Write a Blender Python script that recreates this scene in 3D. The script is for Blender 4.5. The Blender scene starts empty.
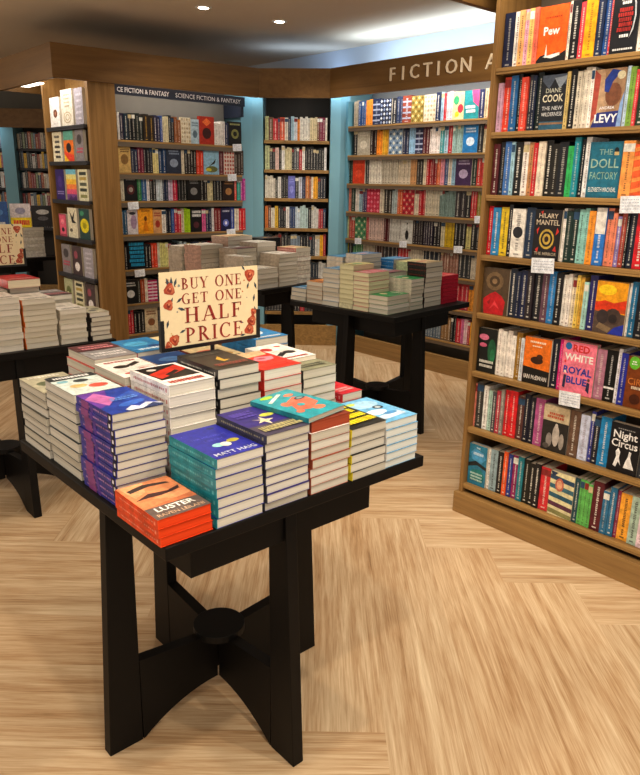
import bpy, math, random, json
from mathutils import Matrix, Vector
random.seed(7)
C = bpy.context.scene.collection
PI = math.pi

# ------------------------------------------------------------------ camera
W_, H_ = 640, 775
F, PITCH, ROLL, AZ, CAMZ = 706.99, math.radians(16.166), math.radians(1.0013), math.radians(-42.02), 1.55
def setup_camera():
    cp, sp = math.cos(PITCH), math.sin(PITCH)
    R0 = Matrix(((1,0,0),(0,-sp,-cp),(0,cp,-sp)))
    c, s = math.cos(ROLL), math.sin(ROLL)
    R = Matrix(((c,-s,0),(s,c,0),(0,0,1))) @ R0
    B = Matrix(((math.cos(AZ),math.sin(AZ),0),(-math.sin(AZ),math.cos(AZ),0),(0,0,1)))
    M = R @ B                      # world -> (right, down, forward)
    rt, dn, fw = Vector(M[0]), Vector(M[1]), Vector(M[2])
    m = Matrix.Identity(4)
    for i in range(3):
        m[i][0], m[i][1], m[i][2] = rt[i], -dn[i], -fw[i]
    m[2][3] = CAMZ
    cd = bpy.data.cameras.new('camera'); co = bpy.data.objects.new('camera', cd); C.objects.link(co)
    co.matrix_world = m
    cd.sensor_fit = 'VERTICAL'; cd.sensor_height = 24.0; cd.lens = F * 24.0 / H_
    cd.clip_start = .02; cd.clip_end = 100
    bpy.context.scene.camera = co
setup_camera()
RT = Vector((.743,-.669,0)).normalized(); FW = Vector((.669,.743,0)).normalized()

# ------------------------------------------------------------------ colours and materials
def lin(h):
    h = h.lstrip('#'); o = []
    for i in (0,2,4):
        c = int(h[i:i+2],16)/255
        o.append(c/12.92 if c <= .04045 else ((c+.055)/1.055)**2.4)
    return tuple(o)
def lum(h):
    r,g,b = lin(h); return .2126*r+.7152*g+.0722*b
def base_mat(name, rough=.5, spec=.5):
    m = bpy.data.materials.new(name); m.use_nodes = True
    nt = m.node_tree; b = nt.nodes['Principled BSDF']
    b.inputs['Roughness'].default_value = rough
    b.inputs['Specular IOR Level'].default_value = spec
    return m, nt, b
def plain(name, col, rough=.5, spec=.5, vary=.0, scale=12, bump=0):
    m, nt, b = base_mat(name, rough, spec)
    c = lin(col)
    tc = nt.nodes.new('ShaderNodeTexCoord'); no = nt.nodes.new('ShaderNodeTexNoise')
    no.inputs['Scale'].default_value = scale; no.inputs['Detail'].default_value = 4
    nt.links.new(tc.outputs['Object'], no.inputs['Vector'])
    mx = nt.nodes.new('ShaderNodeMix'); mx.data_type = 'RGBA'
    k = 1-vary; j = 1+vary
    mx.inputs[6].default_value = (c[0]*k,c[1]*k,c[2]*k,1); mx.inputs[7].default_value = (min(1,c[0]*j),min(1,c[1]*j),min(1,c[2]*j),1)
    nt.links.new(no.outputs['Fac'], mx.inputs[0]); nt.links.new(mx.outputs[2], b.inputs['Base Color'])
    if bump:
        bp = nt.nodes.new('ShaderNodeBump'); bp.inputs['Strength'].default_value = bump
        nt.links.new(no.outputs['Fac'], bp.inputs['Height']); nt.links.new(bp.outputs['Normal'], b.inputs['Normal'])
    return m
def attr_mat(name, rough, spec):   # per-face colour with a little print mottling
    m, nt, b = base_mat(name, rough, spec)
    a = nt.nodes.new('ShaderNodeAttribute'); a.attribute_name = 'Col'
    tc = nt.nodes.new('ShaderNodeTexCoord'); no = nt.nodes.new('ShaderNodeTexNoise')
    no.inputs['Scale'].default_value = 42; no.inputs['Detail'].default_value = 5; no.inputs['Roughness'].default_value=.7
    rp = nt.nodes.new('ShaderNodeMapRange'); rp.inputs[1].default_value=.3; rp.inputs[2].default_value=.7; rp.inputs[3].default_value=.62; rp.inputs[4].default_value=1.25
    mx = nt.nodes.new('ShaderNodeVectorMath'); mx.operation='SCALE'
    nt.links.new(tc.outputs['Object'], no.inputs['Vector']); nt.links.new(no.outputs['Fac'], rp.inputs[0])
    nt.links.new(a.outputs['Color'], mx.inputs[0]); nt.links.new(rp.outputs[0], mx.inputs['Scale'])
    nt.links.new(mx.outputs[0], b.inputs['Base Color'])
    return m
def page_mat():
    m, nt, b = base_mat('book_pages', .85, .2)
    a = nt.nodes.new('ShaderNodeAttribute'); a.attribute_name = 'Col'
    tc = nt.nodes.new('ShaderNodeTexCoord'); mp = nt.nodes.new('ShaderNodeMapping')
    mp.inputs['Scale'].default_value = (3,3,420)
    no = nt.nodes.new('ShaderNodeTexNoise'); no.inputs['Scale'].default_value = 1; no.inputs['Detail'].default_value = 2
    rp = nt.nodes.new('ShaderNodeMapRange'); rp.inputs[1].default_value=.3; rp.inputs[2].default_value=.7; rp.inputs[3].default_value=.8; rp.inputs[4].default_value=1.05
    mx = nt.nodes.new('ShaderNodeVectorMath'); mx.operation='SCALE'
    L = nt.links.new
    L(tc.outputs['Object'], mp.inputs['Vector']); L(mp.outputs[0], no.inputs['Vector']); L(no.outputs['Fac'], rp.inputs[0])
    L(a.outputs['Color'], mx.inputs[0]); L(rp.outputs[0], mx.inputs['Scale']); L(mx.outputs[0], b.inputs['Base Color'])
    return m
def wood_mat(name, c1, c2, axis=2, rough=.45, scale=1.0):
    m, nt, b = base_mat(name, rough, .35)
    tc = nt.nodes.new('ShaderNodeTexCoord'); mp = nt.nodes.new('ShaderNodeMapping')
    s = [38*scale]*3; s[axis] = 1.6*scale; mp.inputs['Scale'].default_value = s
    no = nt.nodes.new('ShaderNodeTexNoise'); no.inputs['Scale'].default_value = 1; no.inputs['Detail'].default_value = 6; no.inputs['Roughness'].default_value=.65
    no.inputs['Distortion'].default_value = .6
    cr = nt.nodes.new('ShaderNodeValToRGB'); cr.color_ramp.elements[0].position=.3; cr.color_ramp.elements[1].position=.7
    cr.color_ramp.elements[0].color = (*lin(c1),1); cr.color_ramp.elements[1].color = (*lin(c2),1)
    L = nt.links.new
    L(tc.outputs['Object'], mp.inputs['Vector']); L(mp.outputs[0], no.inputs['Vector']); L(no.outputs['Fac'], cr.inputs[0]); L(cr.outputs[0], b.inputs['Base Color'])
    return m
def floor_mat():
    m, nt, b = base_mat('oak_floor', .42, .35)
    L = nt.links.new
    uv = nt.nodes.new('ShaderNodeUVMap'); uv.uv_map = 'UVMap'
    a = nt.nodes.new('ShaderNodeAttribute'); a.attribute_name = 'Col'
    def noise(sx, sy, det, dist=0):
        mp = nt.nodes.new('ShaderNodeMapping'); mp.inputs['Scale'].default_value = (sx,sy,1)
        n = nt.nodes.new('ShaderNodeTexNoise'); n.inputs['Scale'].default_value=1; n.inputs['Detail'].default_value=det; n.inputs['Distortion'].default_value=dist
        n.inputs['Roughness'].default_value=.62
        L(uv.outputs[0], mp.inputs['Vector']); L(mp.outputs[0], n.inputs['Vector']); return n
    n1 = noise(1.9, 40, 8, .6)        # long grain
    n2 = noise(7, 230, 5, .15)         # fine pores
    n3 = noise(1.0, 13, 3, .6)         # broad figure
    cr = nt.nodes.new('ShaderNodeValToRGB')
    e = cr.color_ramp.elements; e[0].position=.40; e[1].position=.76
    e[0].color=(*lin('7c6042'),1); e[1].color=(*lin('e0cdad'),1)
    k = e.new(.49); k.color=(*lin('ad8c67'),1)
    ad = nt.nodes.new('ShaderNodeMath'); ad.operation='MULTIPLY_ADD'; ad.inputs[1].default_value=.50
    L(n1.outputs['Fac'], ad.inputs[0])
    m2 = nt.nodes.new('ShaderNodeMath'); m2.operation='MULTIPLY_ADD'; m2.inputs[1].default_value=.36
    L(n2.outputs['Fac'], m2.inputs[0])
    m3 = nt.nodes.new('ShaderNodeMath'); m3.operation='MULTIPLY'; m3.inputs[1].default_value=.30
    L(n3.outputs['Fac'], m3.inputs[0]); L(m3.outputs[0], m2.inputs[2]); L(m2.outputs[0], ad.inputs[2])
    L(ad.outputs[0], cr.inputs[0])
    mx = nt.nodes.new('ShaderNodeMix'); mx.data_type='RGBA'; mx.blend_type='MULTIPLY'; mx.inputs[0].default_value=1
    L(cr.outputs[0], mx.inputs[6]); L(a.outputs['Color'], mx.inputs[7]); L(mx.outputs[2], b.inputs['Base Color'])
    return m
def emit(name, col, s):
    m = bpy.data.materials.new(name); m.use_nodes=True; nt=m.node_tree
    for n in list(nt.nodes): nt.nodes.remove(n)
    e = nt.nodes.new('ShaderNodeEmission'); e.inputs[0].default_value=(*lin(col),1); e.inputs[1].default_value=s
    o = nt.nodes.new('ShaderNodeOutputMaterial'); nt.links.new(e.outputs[0], o.inputs[0]); return m

MT = dict(
    cover=attr_mat('book_cover', .38, .45), pages=page_mat(), floor=floor_mat(),
    wood=wood_mat('oak_panel', '75562e', '977444', 2), woodx=wood_mat('oak_board_across', '7d5f38', 'a8854f', 0), woody=wood_mat('oak_board_along', '7d5f38', 'a8854f', 1),
    fasx=wood_mat('dark_oak_across', '62451f', '7a5a30', 0, .5, .5), fasy=wood_mat('dark_oak_along', '62451f', '7a5a30', 1, .5, .5),
    plinth=wood_mat('oak_plinth', '80613a', '9e7d4c', 1, .5), lip=wood_mat('shelf_lip', '5a4c3e', '6a5a4a', 1, .55), lipx=wood_mat('shelf_lip_across', '5e554a', '6e6458', 0, .55),
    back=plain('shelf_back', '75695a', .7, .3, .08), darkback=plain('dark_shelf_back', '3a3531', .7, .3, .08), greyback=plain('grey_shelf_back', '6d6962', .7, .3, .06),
    black=plain('black_stained_wood', '0d0a08', .48, .2, .25, 30), blacksteel=plain('black_metal', '0d0c0c', .35, .5, .1),
    ceiling=plain('ceiling_paint', 'c6b6a2', .9, .2, .03, 2), wall=plain('wall_paint', 'b4bcc6', .8, .2, .04, 3),
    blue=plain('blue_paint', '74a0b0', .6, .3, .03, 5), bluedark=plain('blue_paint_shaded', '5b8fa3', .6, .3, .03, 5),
    card=plain('white_card', 'e8edf5', .6, .3, .03), navy=plain('navy_board', '22293a', .5, .4, .08), steel=plain('letter_metal', 'd6c6ae', .35, .6, .05),
    white=plain('white_paint', 'e2e0dc', .5, .4, .03), darkwood=plain('dark_shelf_board', '2a2a30', .5, .4, .1),
)
MT['lamp'] = emit('lamp_glow', 'fff2dc', 22); MT['strip'] = emit('strip_glow', 'fff4e2', 5); MT['panel'] = emit('canopy_glow', 'fff0d8', 3.2)

# ------------------------------------------------------------------ mesh builder with per-face colours
class MB:
    def __init__(s): s.v=[]; s.f=[]; s.c=[]; s.m=[]; s.uv=None
    def quad(s, pts, col=(1,1,1), mi=0):
        n=len(s.v); s.v += [tuple(p) for p in pts]; s.f.append(tuple(range(n,n+len(pts)))); s.c.append(col); s.m.append(mi)
    def box(s, a, b, col=(1,1,1), mi=0, tf=None, cols=None):
        x0,y0,z0=a; x1,y1,z1=b
        P=[Vector(p) for p in ((x0,y0,z0),(x1,y0,z0),(x1,y1,z0),(x0,y1,z0),(x0,y0,z1),(x1,y0,z1),(x1,y1,z1),(x0,y1,z1))]
        if tf is not None: P=[tf@p for p in P]
        n=len(s.v); s.v+=[tuple(p) for p in P]
        for k,q in enumerate(((0,3,2,1),(4,5,6,7),(0,1,5,4),(2,3,7,6),(1,2,6,5),(3,0,4,7))):   # bottom top -y +y +x -x
            s.f.append(tuple(n+i for i in q)); s.c.append(cols[k] if cols else col); s.m.append(mi)
    def prism(s, pts, z0, z1, col=(1,1,1), tf=None, mi=0):
        lo=[Vector((p[0],p[1],z0)) for p in pts]; hi=[Vector((p[0],p[1],z1)) for p in pts]
        if tf is not None: lo=[tf@p for p in lo]; hi=[tf@p for p in hi]
        n=len(s.v); k=len(pts); s.v += [tuple(p) for p in lo+hi]
        s.f.append(tuple(n+k-1-i for i in range(k))); s.f.append(tuple(n+k+i for i in range(k)))
        for i in range(k): s.f.append((n+i,n+(i+1)%k,n+k+(i+1)%k,n+k+i))
        s.c += [col]*(k+2); s.m += [mi]*(k+2)
    def add(s, o, tf):
        n=len(s.v); s.v+=[tuple(tf@Vector(p)) for p in o.v]; s.f+=[tuple(n+i for i in f) for f in o.f]; s.c+=o.c; s.m+=o.m
    def mesh(s, name, mats):
        me=bpy.data.meshes.new(name); me.from_pydata(s.v,[],s.f); me.update()
        at=me.color_attributes.new('Col','FLOAT_COLOR','CORNER')
        arr=[]
        for f,c in zip(s.f,s.c): arr += [c[0],c[1],c[2],1.0]*len(f)
        at.data.foreach_set('color', arr)
        for m in mats: me.materials.append(m)
        if len(mats)>1: me.polygons.foreach_set('material_index', s.m)
        if s.uv:
            ul=me.uv_layers.new(name='UVMap'); fl=[]
            for u in s.uv: fl += [c for q in u for c in q]
            ul.data.foreach_set('uv', fl)
        return me
    def obj(s, name, mats, parent=None, mw=None, bevel=0):
        if not isinstance(mats,(list,tuple)): mats=[mats]
        o=bpy.data.objects.new(name, s.mesh(name, mats)); C.objects.link(o)
        if parent: o.parent=parent
        if mw is not None: o.matrix_world=mw
        if bevel:
            b=o.modifiers.new('bevel','BEVEL'); b.width=bevel; b.segments=2; b.limit_method='ANGLE'
        return o
def tag(o, label=None, cat=None, group=None, kind=None):
    if label: o['label']=label
    if cat: o['category']=cat
    if group: o['group']=group
    if kind: o['kind']=kind
    return o
def empty(name, loc=(0,0,0), rz=0, mw=None):
    o=bpy.data.objects.new(name,None); C.objects.link(o); o.empty_display_size=.05
    if mw is not None: o.matrix_world=mw
    else: o.location=loc; o.rotation_euler=(0,0,rz)
    return o

# lettering: flat or extruded text turned into mesh data
_tc={}
def text_mb(s, height, col, depth=0.0, maxw=None, bold=0.0, space=1.0):
    key=(s,bold,depth/height if height else 0,space)
    if key not in _tc:
        cu=bpy.data.curves.new('t','FONT'); cu.body=s; cu.size=1; cu.align_x='CENTER'; cu.offset=bold; cu.extrude=depth/height*.7/2; cu.resolution_u=2; cu.space_character=space
        o=bpy.data.objects.new('t',cu); C.objects.link(o); bpy.context.view_layer.update()
        me=bpy.data.meshes.new_from_object(o.evaluated_get(bpy.context.evaluated_depsgraph_get()))
        V=[tuple(v.co) for v in me.vertices]; Fc=[tuple(p.vertices) for p in me.polygons]
        bpy.data.objects.remove(o); bpy.data.curves.remove(cu); bpy.data.meshes.remove(me)
        _tc[key]=(V,Fc)
    V,Fc=_tc[key]
    if not V: return MB(),0
    k=height/.7
    xs=[v[0] for v in V]; w=(max(xs)-min(xs))*k; cx=(max(xs)+min(xs))/2
    kx=k*(maxw/w if maxw and w>maxw else 1)
    mb=MB(); mb.v=[((v[0]-cx)*kx,(v[1]-.35)*k,v[2]*k) for v in V]; mb.f=list(Fc); mb.c=[col]*len(Fc); mb.m=[0]*len(Fc)
    return mb, min(w,maxw) if maxw else w

# ------------------------------------------------------------------ cover designs: ops in 0..1 cover space, u across, v up
def R(u0,v0,u1,v1,c): return ('p',[(u0,v0),(u1,v0),(u1,v1),(u0,v1)],c)
def E(cu,cv,ru,rv,c,a=0):
    return ('p',[(cu+ru*math.cos(t)*math.cos(a)-rv*math.sin(t)*math.sin(a)*1.5, cv+ru*math.cos(t)*math.sin(a)/1.5+rv*math.sin(t)*math.cos(a)) for t in [2*PI*i/14 for i in range(14)]],c)
def P(pts,c): return ('p',pts,c)
def T(s,cv,h,c,cu=.5,mw=.86,b=.01): return ('t',s,cu,cv,h,c,mw,b)
def dashes(v0,v1,n,c,u0=.15,u1=.85,seed=1,th=.55):
    r=random.Random(seed); o=[]
    for i in range(n):
        y=v1-(i+.5)*(v1-v0)/n; h=(v1-v0)/n*th/2; u=u0+r.random()*.08
        while u<u1-.05:
            w=.03+r.random()*.05; o.append(R(u,y-h,min(u+w,u1),y+h,c)); u+=w+.018
    return o
def lattice(c1, c2=None, nu=4, nv=6, s=.4):
    o=[]
    for i in range(nu):
        for j in range(nv):
            cu=(i+.5)/nu; cv=(j+.5)/nv; a=s/nu; b=s/nv
            o.append(P([(cu-a,cv),(cu,cv-b),(cu+a,cv),(cu,cv+b)], c1 if (i+j)%2 or not c2 else c2))
    return o
ART = {
 'luster': [R(0,0,1,1,'d98a5c'),P([(.05,.98),(.5,.99),(.35,.72),(.1,.62)],'e8a878'),P([(.1,.86),(.45,.93),(.85,.86),(.9,.8),(.5,.84),(.12,.78)],'3a2a28'),P([(.05,.55),(.35,.66),(.7,.62),(.95,.68),(.92,.6),(.6,.54),(.3,.56)],'4a2c2a'),P([(.3,.52),(.7,.56),(.98,.5),(.98,.36),(.6,.4)],'e8a070'),R(0,0,1,.3,'6a5a54'),P([(0,.3),(1,.3),(1,.42),(.4,.36)],'c8744c'),T('LUSTER',.22,.1,'f4efe8',b=.03),T('RAVEN LEILANI',.08,.065,'d8b090')],
 'haig': [R(0,0,1,1,'2b2f9a'),E(.78,.9,.08,.04,'28346a'),P([(.1,.85),(.12,.84),(.12,.86)],'8a8ad8'),T('THE MIDNIGHT',.66,.05,'5458c8'),T('LIBRARY',.54,.05,'5458c8'),E(.42,.36,.13,.06,'9ad8d8'),E(.55,.34,.1,.07,'e8e8d0',.4),E(.76,.4,.13,.055,'a8a040'),T('MATT HAIG',.1,.085,'c8d0e8')],
 'purple': [R(0,0,1,1,'35287a'),R(0,0,1,.34,'4a4458'),E(.72,.62,.16,.06,'c8cc50'),P([(.3,.55),(.45,.5),(.5,.6),(.55,.49),(.7,.46),(.55,.42),(.5,.3),(.44,.42),(.3,.4),(.42,.48)],'d8d0b0'),E(.3,.8,.2,.05,'4a3a96'),*dashes(.64,.9,3,'5a4aa8',.1,.6,3),*dashes(.08,.26,2,'b0a878',.08,.95,4,.8)],
 'teal': [R(0,0,1,1,'2f9aa8'),P([(.2,.3),(.45,.22),(.85,.35),(.9,.6),(.7,.72),(.4,.62)],'d8705a'),E(.3,.55,.12,.08,'e07a60'),E(.72,.8,.12,.05,'e88060'),E(.62,.2,.14,.07,'e07a60'),E(.2,.25,.09,.05,'e87860'),P([(.1,.75),(.6,.93),(.65,.89),(.15,.71)],'d8e0d8'),E(.3,.92,.16,.05,'a8d040'),E(.75,.62,.13,.05,'2a4a58'),E(.75,.62,.08,.03,'8aa0a0'),E(.48,.42,.08,.05,'3aa8b4'),T('CIRCE',.08,.08,'f0e8d8')][:-1],
 'yellowblack': [R(0,0,1,1,'24221c'),*dashes(.1,.9,4,'e8d820',.06,.94,5,.7)],
 'lightblue': [R(0,0,1,1,'6fb4e0'),E(.5,.75,.4,.16,'a8d4f0'),E(.35,.4,.3,.1,'e8f4f8'),E(.66,.56,.14,.07,'28384a'),E(.66,.56,.08,.04,'c8d8e0'),P([(.1,.1),(.9,.15),(.85,.3),(.2,.25)],'c8dcf0'),E(.25,.85,.12,.05,'c8d858'),E(.6,.28,.2,.05,'4a90c8')],
 'nye': [R(0,0,1,1,'24409c'),P([(0,1),(.55,1),(.25,.4),(0,.3)],'6a3ea0'),P([(0,.75),(.3,.95),(.5,.6),(.2,.35)],'c070b0'),P([(.5,.6),(.9,.8),(1,.6),(.6,.4)],'3058b8'),E(.6,.3,.3,.08,'3a6ac8',.3),*dashes(.46,.62,2,'6a98e0',.3,.9,6,.5),P([(.3,.06),(.5,.18),(.6,.1),(.8,.2),(1,.1),(1,0),(.35,0)],'d8dcec'),P([(.6,0),(.9,.14),(1,.04),(1,0)],'2a3a68')],
 's2': [R(0,0,1,1,'ece8e4'),P([(.05,.95),(.9,.95),(.95,.3),(.1,.28)],'1c1a1c'),P([(.1,.62),(.9,.9),(.92,.62),(.15,.34)],'c03424'),P([(.35,.5),(.7,.66),(.72,.58),(.4,.42)],'1c1a1c'),E(.3,.8,.1,.05,'d0c8c0'),*dashes(.08,.2,1,'b02c24',.1,.9,7,.9)],
 's3': [R(0,0,1,1,'2b2825'),P([(.45,.5),(.6,.62),(.58,.42),(.7,.4),(.5,.34)],'c8a038'),*dashes(.74,.9,2,'5a5650',.12,.85,8,.5),*dashes(.1,.24,2,'8a3a34',.1,.9,9,.6)],
 's4': [R(0,0,1,1,'d83a2c'),P([(0,1),(1,1),(.9,.74),(.2,.7)],'d8b890'),P([(.3,.52),(.5,.68),(.9,.62),(.8,.46),(.5,.42)],'d890a0'),E(.55,.56,.12,.05,'b85868'),*dashes(.1,.3,2,'e05040',.1,.9,10,.5)],
 's5': [R(0,0,1,1,'8a8a70'),*dashes(.1,.3,2,'4a4a3c',.1,.9,11,.6),E(.5,.7,.3,.12,'e8e4dc')],
 'whitered': [R(0,0,1,1,'ece8e2'),E(.3,.7,.16,.1,'b8302c'),E(.65,.4,.18,.09,'2a2422'),P([(.2,.2),(.5,.35),(.45,.45),(.15,.3)],'2a2422'),E(.75,.8,.1,.04,'c83c30'),*dashes(.05,.14,1,'a83030',.1,.9,12,.7)],
 'greyred': [R(0,0,1,1,'8c8a8c'),*dashes(.6,.85,2,'e0dcdc',.1,.9,13,.7),R(0,0,1,.42,'5a3034'),*dashes(.12,.36,2,'c88088',.1,.9,14,.7)],
 'bluecov': [R(0,0,1,1,'2a7ab0'),E(.4,.6,.3,.18,'4aa0cc'),E(.7,.3,.2,.1,'1c4a80'),*dashes(.1,.25,1,'d0e0ec',.1,.9,15,.7)],
 'navycov': [R(0,0,1,1,'1f4a86'),E(.5,.6,.3,.14,'4a78b0'),*dashes(.1,.25,1,'d8d8d8',.1,.9,16,.7)],
 'cream': [R(0,0,1,1,'d8c498'),E(.4,.6,.3,.12,'c8604a'),E(.65,.35,.2,.1,'b08a4c'),*dashes(.08,.2,1,'5a3a28',.1,.9,17,.7)],
 'blueswirl': [R(0,0,1,1,'2f7fb8'),E(.4,.5,.3,.2,'e8e8ec'),E(.42,.46,.18,.1,'d890a0'),E(.75,.75,.2,.08,'5aa8d8'),*dashes(.06,.16,1,'f0f0f0',.1,.9,18,.7)],
 'floralwhite': [R(0,0,1,1,'cfdcd8'),E(.3,.7,.2,.1,'d05848'),E(.65,.6,.18,.09,'e0c080'),E(.45,.35,.16,.08,'3a4448'),E(.8,.3,.12,.06,'7ab0c0'),R(0,0,1,.2,'2c3438'),*dashes(.04,.16,1,'e8e8e8',.08,.92,19,.8)],
 'leafy': [R(0,0,1,1,'b8b49c'),E(.3,.7,.24,.1,'3a4440'),E(.68,.5,.2,.12,'6a7258'),E(.4,.3,.2,.08,'2c3440'),*dashes(.06,.16,1,'e8e4d8',.1,.9,20,.8)],
 'redcov': [R(0,0,1,1,'c8202c'),E(.5,.6,.3,.12,'d84450'),*dashes(.1,.3,2,'e8b0b0',.15,.85,21,.6)],
 'pinkcov': [R(0,0,1,1,'d87884'),E(.5,.6,.3,.12,'e090a0'),*dashes(.1,.25,1,'f0e0e0',.1,.9,22,.7)],
 'greencov': [R(0,0,1,1,'2f9a58'),E(.3,.4,.2,.1,'e8d8b0'),P([(.5,.2),(.9,.5),(.8,.8),(.55,.6)],'1f7a48'),*dashes(.74,.9,1,'e8e8d8',.1,.9,23,.7)],
 'yellowtop': [R(0,0,1,1,'d8d090'),E(.5,.5,.3,.16,'8ab070'),*dashes(.1,.25,1,'505838',.1,.9,24,.7)],
 'orangetop': [R(0,0,1,1,'d88838'),E(.5,.6,.3,.14,'e8c878'),*dashes(.1,.25,1,'6a2c18',.1,.9,25,.7)],
 'whitecov': [R(0,0,1,1,'e4e0d8'),E(.4,.6,.2,.1,'b8b4ac'),*dashes(.1,.25,1,'7a7a78',.1,.9,26,.7)],
 # upright face-out covers, right bookcase
 'pew': [R(0,0,1,1,'f06018'),T('Pew',.57,.14,'f6f0ea',cu=.46,mw=.62,b=.03),P([(0,0),(1,0),(1,.2),(.8,.14),(.6,.18),(.5,.1),(.3,.16),(.12,.14),(0,.06)],'1c1c1e'),P([(.28,.1),(.32,.34),(.36,.1)],'e8ece8'),P([(.2,.12),(.8,.17),(.8,.12),(.5,.08)],'e0e4e0'),*dashes(.78,.82,1,'a84010',.2,.8,31,.6)],
 'king': [R(0,0,1,1,'17191f'),*dashes(.8,.92,2,'e8e8e8',.28,.72,32,.75),*dashes(.36,.76,5,'b0302c',.2,.78,33,.8),*dashes(.26,.33,1,'d8d8d8',.3,.7,34,.7),P([(.72,.96),(.86,.8),(.9,.6),(.84,.38),(.7,.24),(.8,.42),(.84,.6),(.8,.8)],'c8ccd0'),*dashes(.06,.1,1,'d0d0d0',.1,.9,35,.8)],
 'cook': [R(0,0,1,1,'1b1f26'),P([(0,.9),(.3,.75),(.55,.95),(1,.8),(1,1),(0,1)],'4a5464'),P([(.5,.94),(.75,.74),(1,.9),(1,.97),(.8,.95)],'8a94a0'),R(0,0,1,.16,'2a5870'),R(0,.1,1,.14,'8a6a50'),T('DIANE',.72,.08,'b8b8a8'),T('COOK',.58,.13,'d8d0b8',b=.02),T('THE NEW',.4,.07,'c8c8c8'),T('WILDERNESS',.29,.07,'c8c8c8')],
 'levy': [R(0,0,1,1,'9a7a5c'),P([(0,0),(.42,0),(.5,.5),(.3,1),(0,1)],'b89878'),P([(0,.1),(.16,.2),(.2,.9),(0,1)],'a84a3c'),E(.66,.56,.26,.2,'7a4c34'),P([(.36,.62),(.34,.82),(.55,.99),(.86,.95),(.6,.78),(.5,.6)],'223a8a'),E(.85,.88,.13,.07,'d0c8a8'),P([(.02,0),(.98,0),(.9,.28),(.2,.26)],'26307a'),P([(.85,0),(1,0),(1,.6),(.9,.4)],'88a8d8'),T('ANDREA',.34,.05,'e8e8f0'),T('LEVY',.16,.14,'f4f4f8',b=.03)],
 'doll': [R(0,0,1,1,'16627a'),R(.05,.04,.95,.96,'1b6e88'),T('THE',.82,.1,'8ab0a8'),T('DOLL',.62,.16,'9ab8a8'),T('FACTORY',.4,.13,'8ab0a0'),E(.82,.84,.07,.06,'101c24'),R(.76,.76,.9,.82,'c8b078'),T('ELIZABETH MACNEAL',.15,.08,'e8ece8')],
 'stripe': [R(0,0,1,1,'e8602c'),*[P([(0,v),(.5,v+.05),(1,v),(1,v+.07),(.5,v+.12),(0,v+.07)],'f09848') for v in (.1,.3,.5,.7,.86)],R(0,.02,1,.06,'c03428')],
 'mantel': [R(0,0,1,1,'1a1516'),T('HILARY',.88,.09,'d8c8b0'),T('MANTEL',.75,.1,'d8c8b0'),E(.5,.42,.28,.2,'c8a848'),E(.5,.42,.22,.155,'1a1516'),E(.5,.42,.15,.11,'c8a848'),E(.5,.42,.08,.06,'3a2418'),P([(.1,.6),(.2,.66),(.14,.5)],'c83024'),P([(.86,.66),(.94,.58),(.82,.5)],'c83024'),P([(.1,.2),(.22,.26),(.2,.14)],'c83024'),P([(.85,.3),(.9,.18),(.75,.2)],'c83024'),P([(.2,.95),(.3,.98),(.28,.9)],'c83024'),T('THE MIRROR',.13,.06,'c8b8a0')],
 'brown': [R(0,0,1,1,'54422e'),E(.45,.72,.34,.2,'7a6244'),E(.45,.72,.2,.12,'4a3824'),E(.45,.72,.1,.06,'8a7050'),P([(.1,0),(.05,.32),(.3,.44),(.5,.5),(.75,.42),(.9,.3),(.85,0)],'c01c24'),P([(.3,.1),(.5,.3),(.7,.12),(.5,.2)],'e04048'),P([(.2,.25),(.35,.34),(.3,.2)],'8a1018')],
 'elephant': [R(0,0,1,1,'e8a018'),R(0,.42,1,.6,'c85020'),E(.35,.84,.3,.1,'f8d020'),P([(0,.58),(.3,.64),(.6,.6),(1,.68),(1,.5),(0,.45)],'d83c18'),P([(0,0),(1,0),(1,.4),(0,.42)],'5a4a40'),P([(.5,0),(1,0),(1,.22),(.7,.14)],'2838a8'),E(.62,.34,.26,.16,'4a3a34'),E(.62,.3,.14,.09,'2c2424'),E(.28,.32,.2,.14,'3a3030'),P([(.1,.1),(.5,.02),(.6,.12),(.2,.2)],'8a7458'),T('ELEPHANT',.95,.05,'3a1810')][:-1],
 'garden': [R(0,0,1,1,'161816'),E(.3,.8,.26,.07,'d87898'),E(.28,.62,.2,.05,'c86080'),E(.75,.5,.22,.28,'1f5a3c'),E(.8,.4,.12,.16,'2c7a50'),*dashes(.1,.3,2,'d8d8d0',.1,.9,41,.6)],
 'mcewan': [R(0,0,1,1,'e87820'),P([(0,0),(1,0),(1,.32),(0,.36)],'161412'),E(.5,.52,.24,.08,'3a2010'),E(.6,.6,.12,.06,'4a2810'),*dashes(.88,.93,1,'f8e8d0',.15,.85,42,.8),*dashes(.8,.84,1,'f8e8d0',.3,.7,43,.7),T('IAN McEWAN',.15,.09,'e8e0d8',b=.02)],
 'redwhite': [R(0,0,1,1,'f08098'),E(.16,.9,.1,.07,'2870b0'),T('RED',.88,.13,'d03028',cu=.55,mw=.6,b=.03),T('WHITE',.7,.13,'f6ece8',b=.03),T('ROYAL',.45,.13,'2840a0',b=.03),T('BLUE',.26,.13,'2840a0',b=.03),E(.1,.6,.03,.03,'d83040'),P([(.08,.1),(.1,.34),(.18,.34),(.16,.08)],'2a3050'),P([(.8,.12),(.82,.28),(.9,.26),(.9,.06)],'2a3050'),E(.13,.4,.04,.03,'e8d0c0'),E(.86,.32,.04,.03,'6a4434')],
 'circe': [R(0,0,1,1,'7a3c14'),E(.24,.88,.2,.13,'6ac038'),*dashes(.83,.92,2,'f0f8e8',.12,.36,44,.6),T('CIRCE',.52,.13,'c87838'),*dashes(.36,.44,1,'e8d8c0',.2,.8,45,.7),E(.4,.18,.2,.1,'4a200c'),E(.75,.7,.15,.1,'9a5420')],
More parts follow.
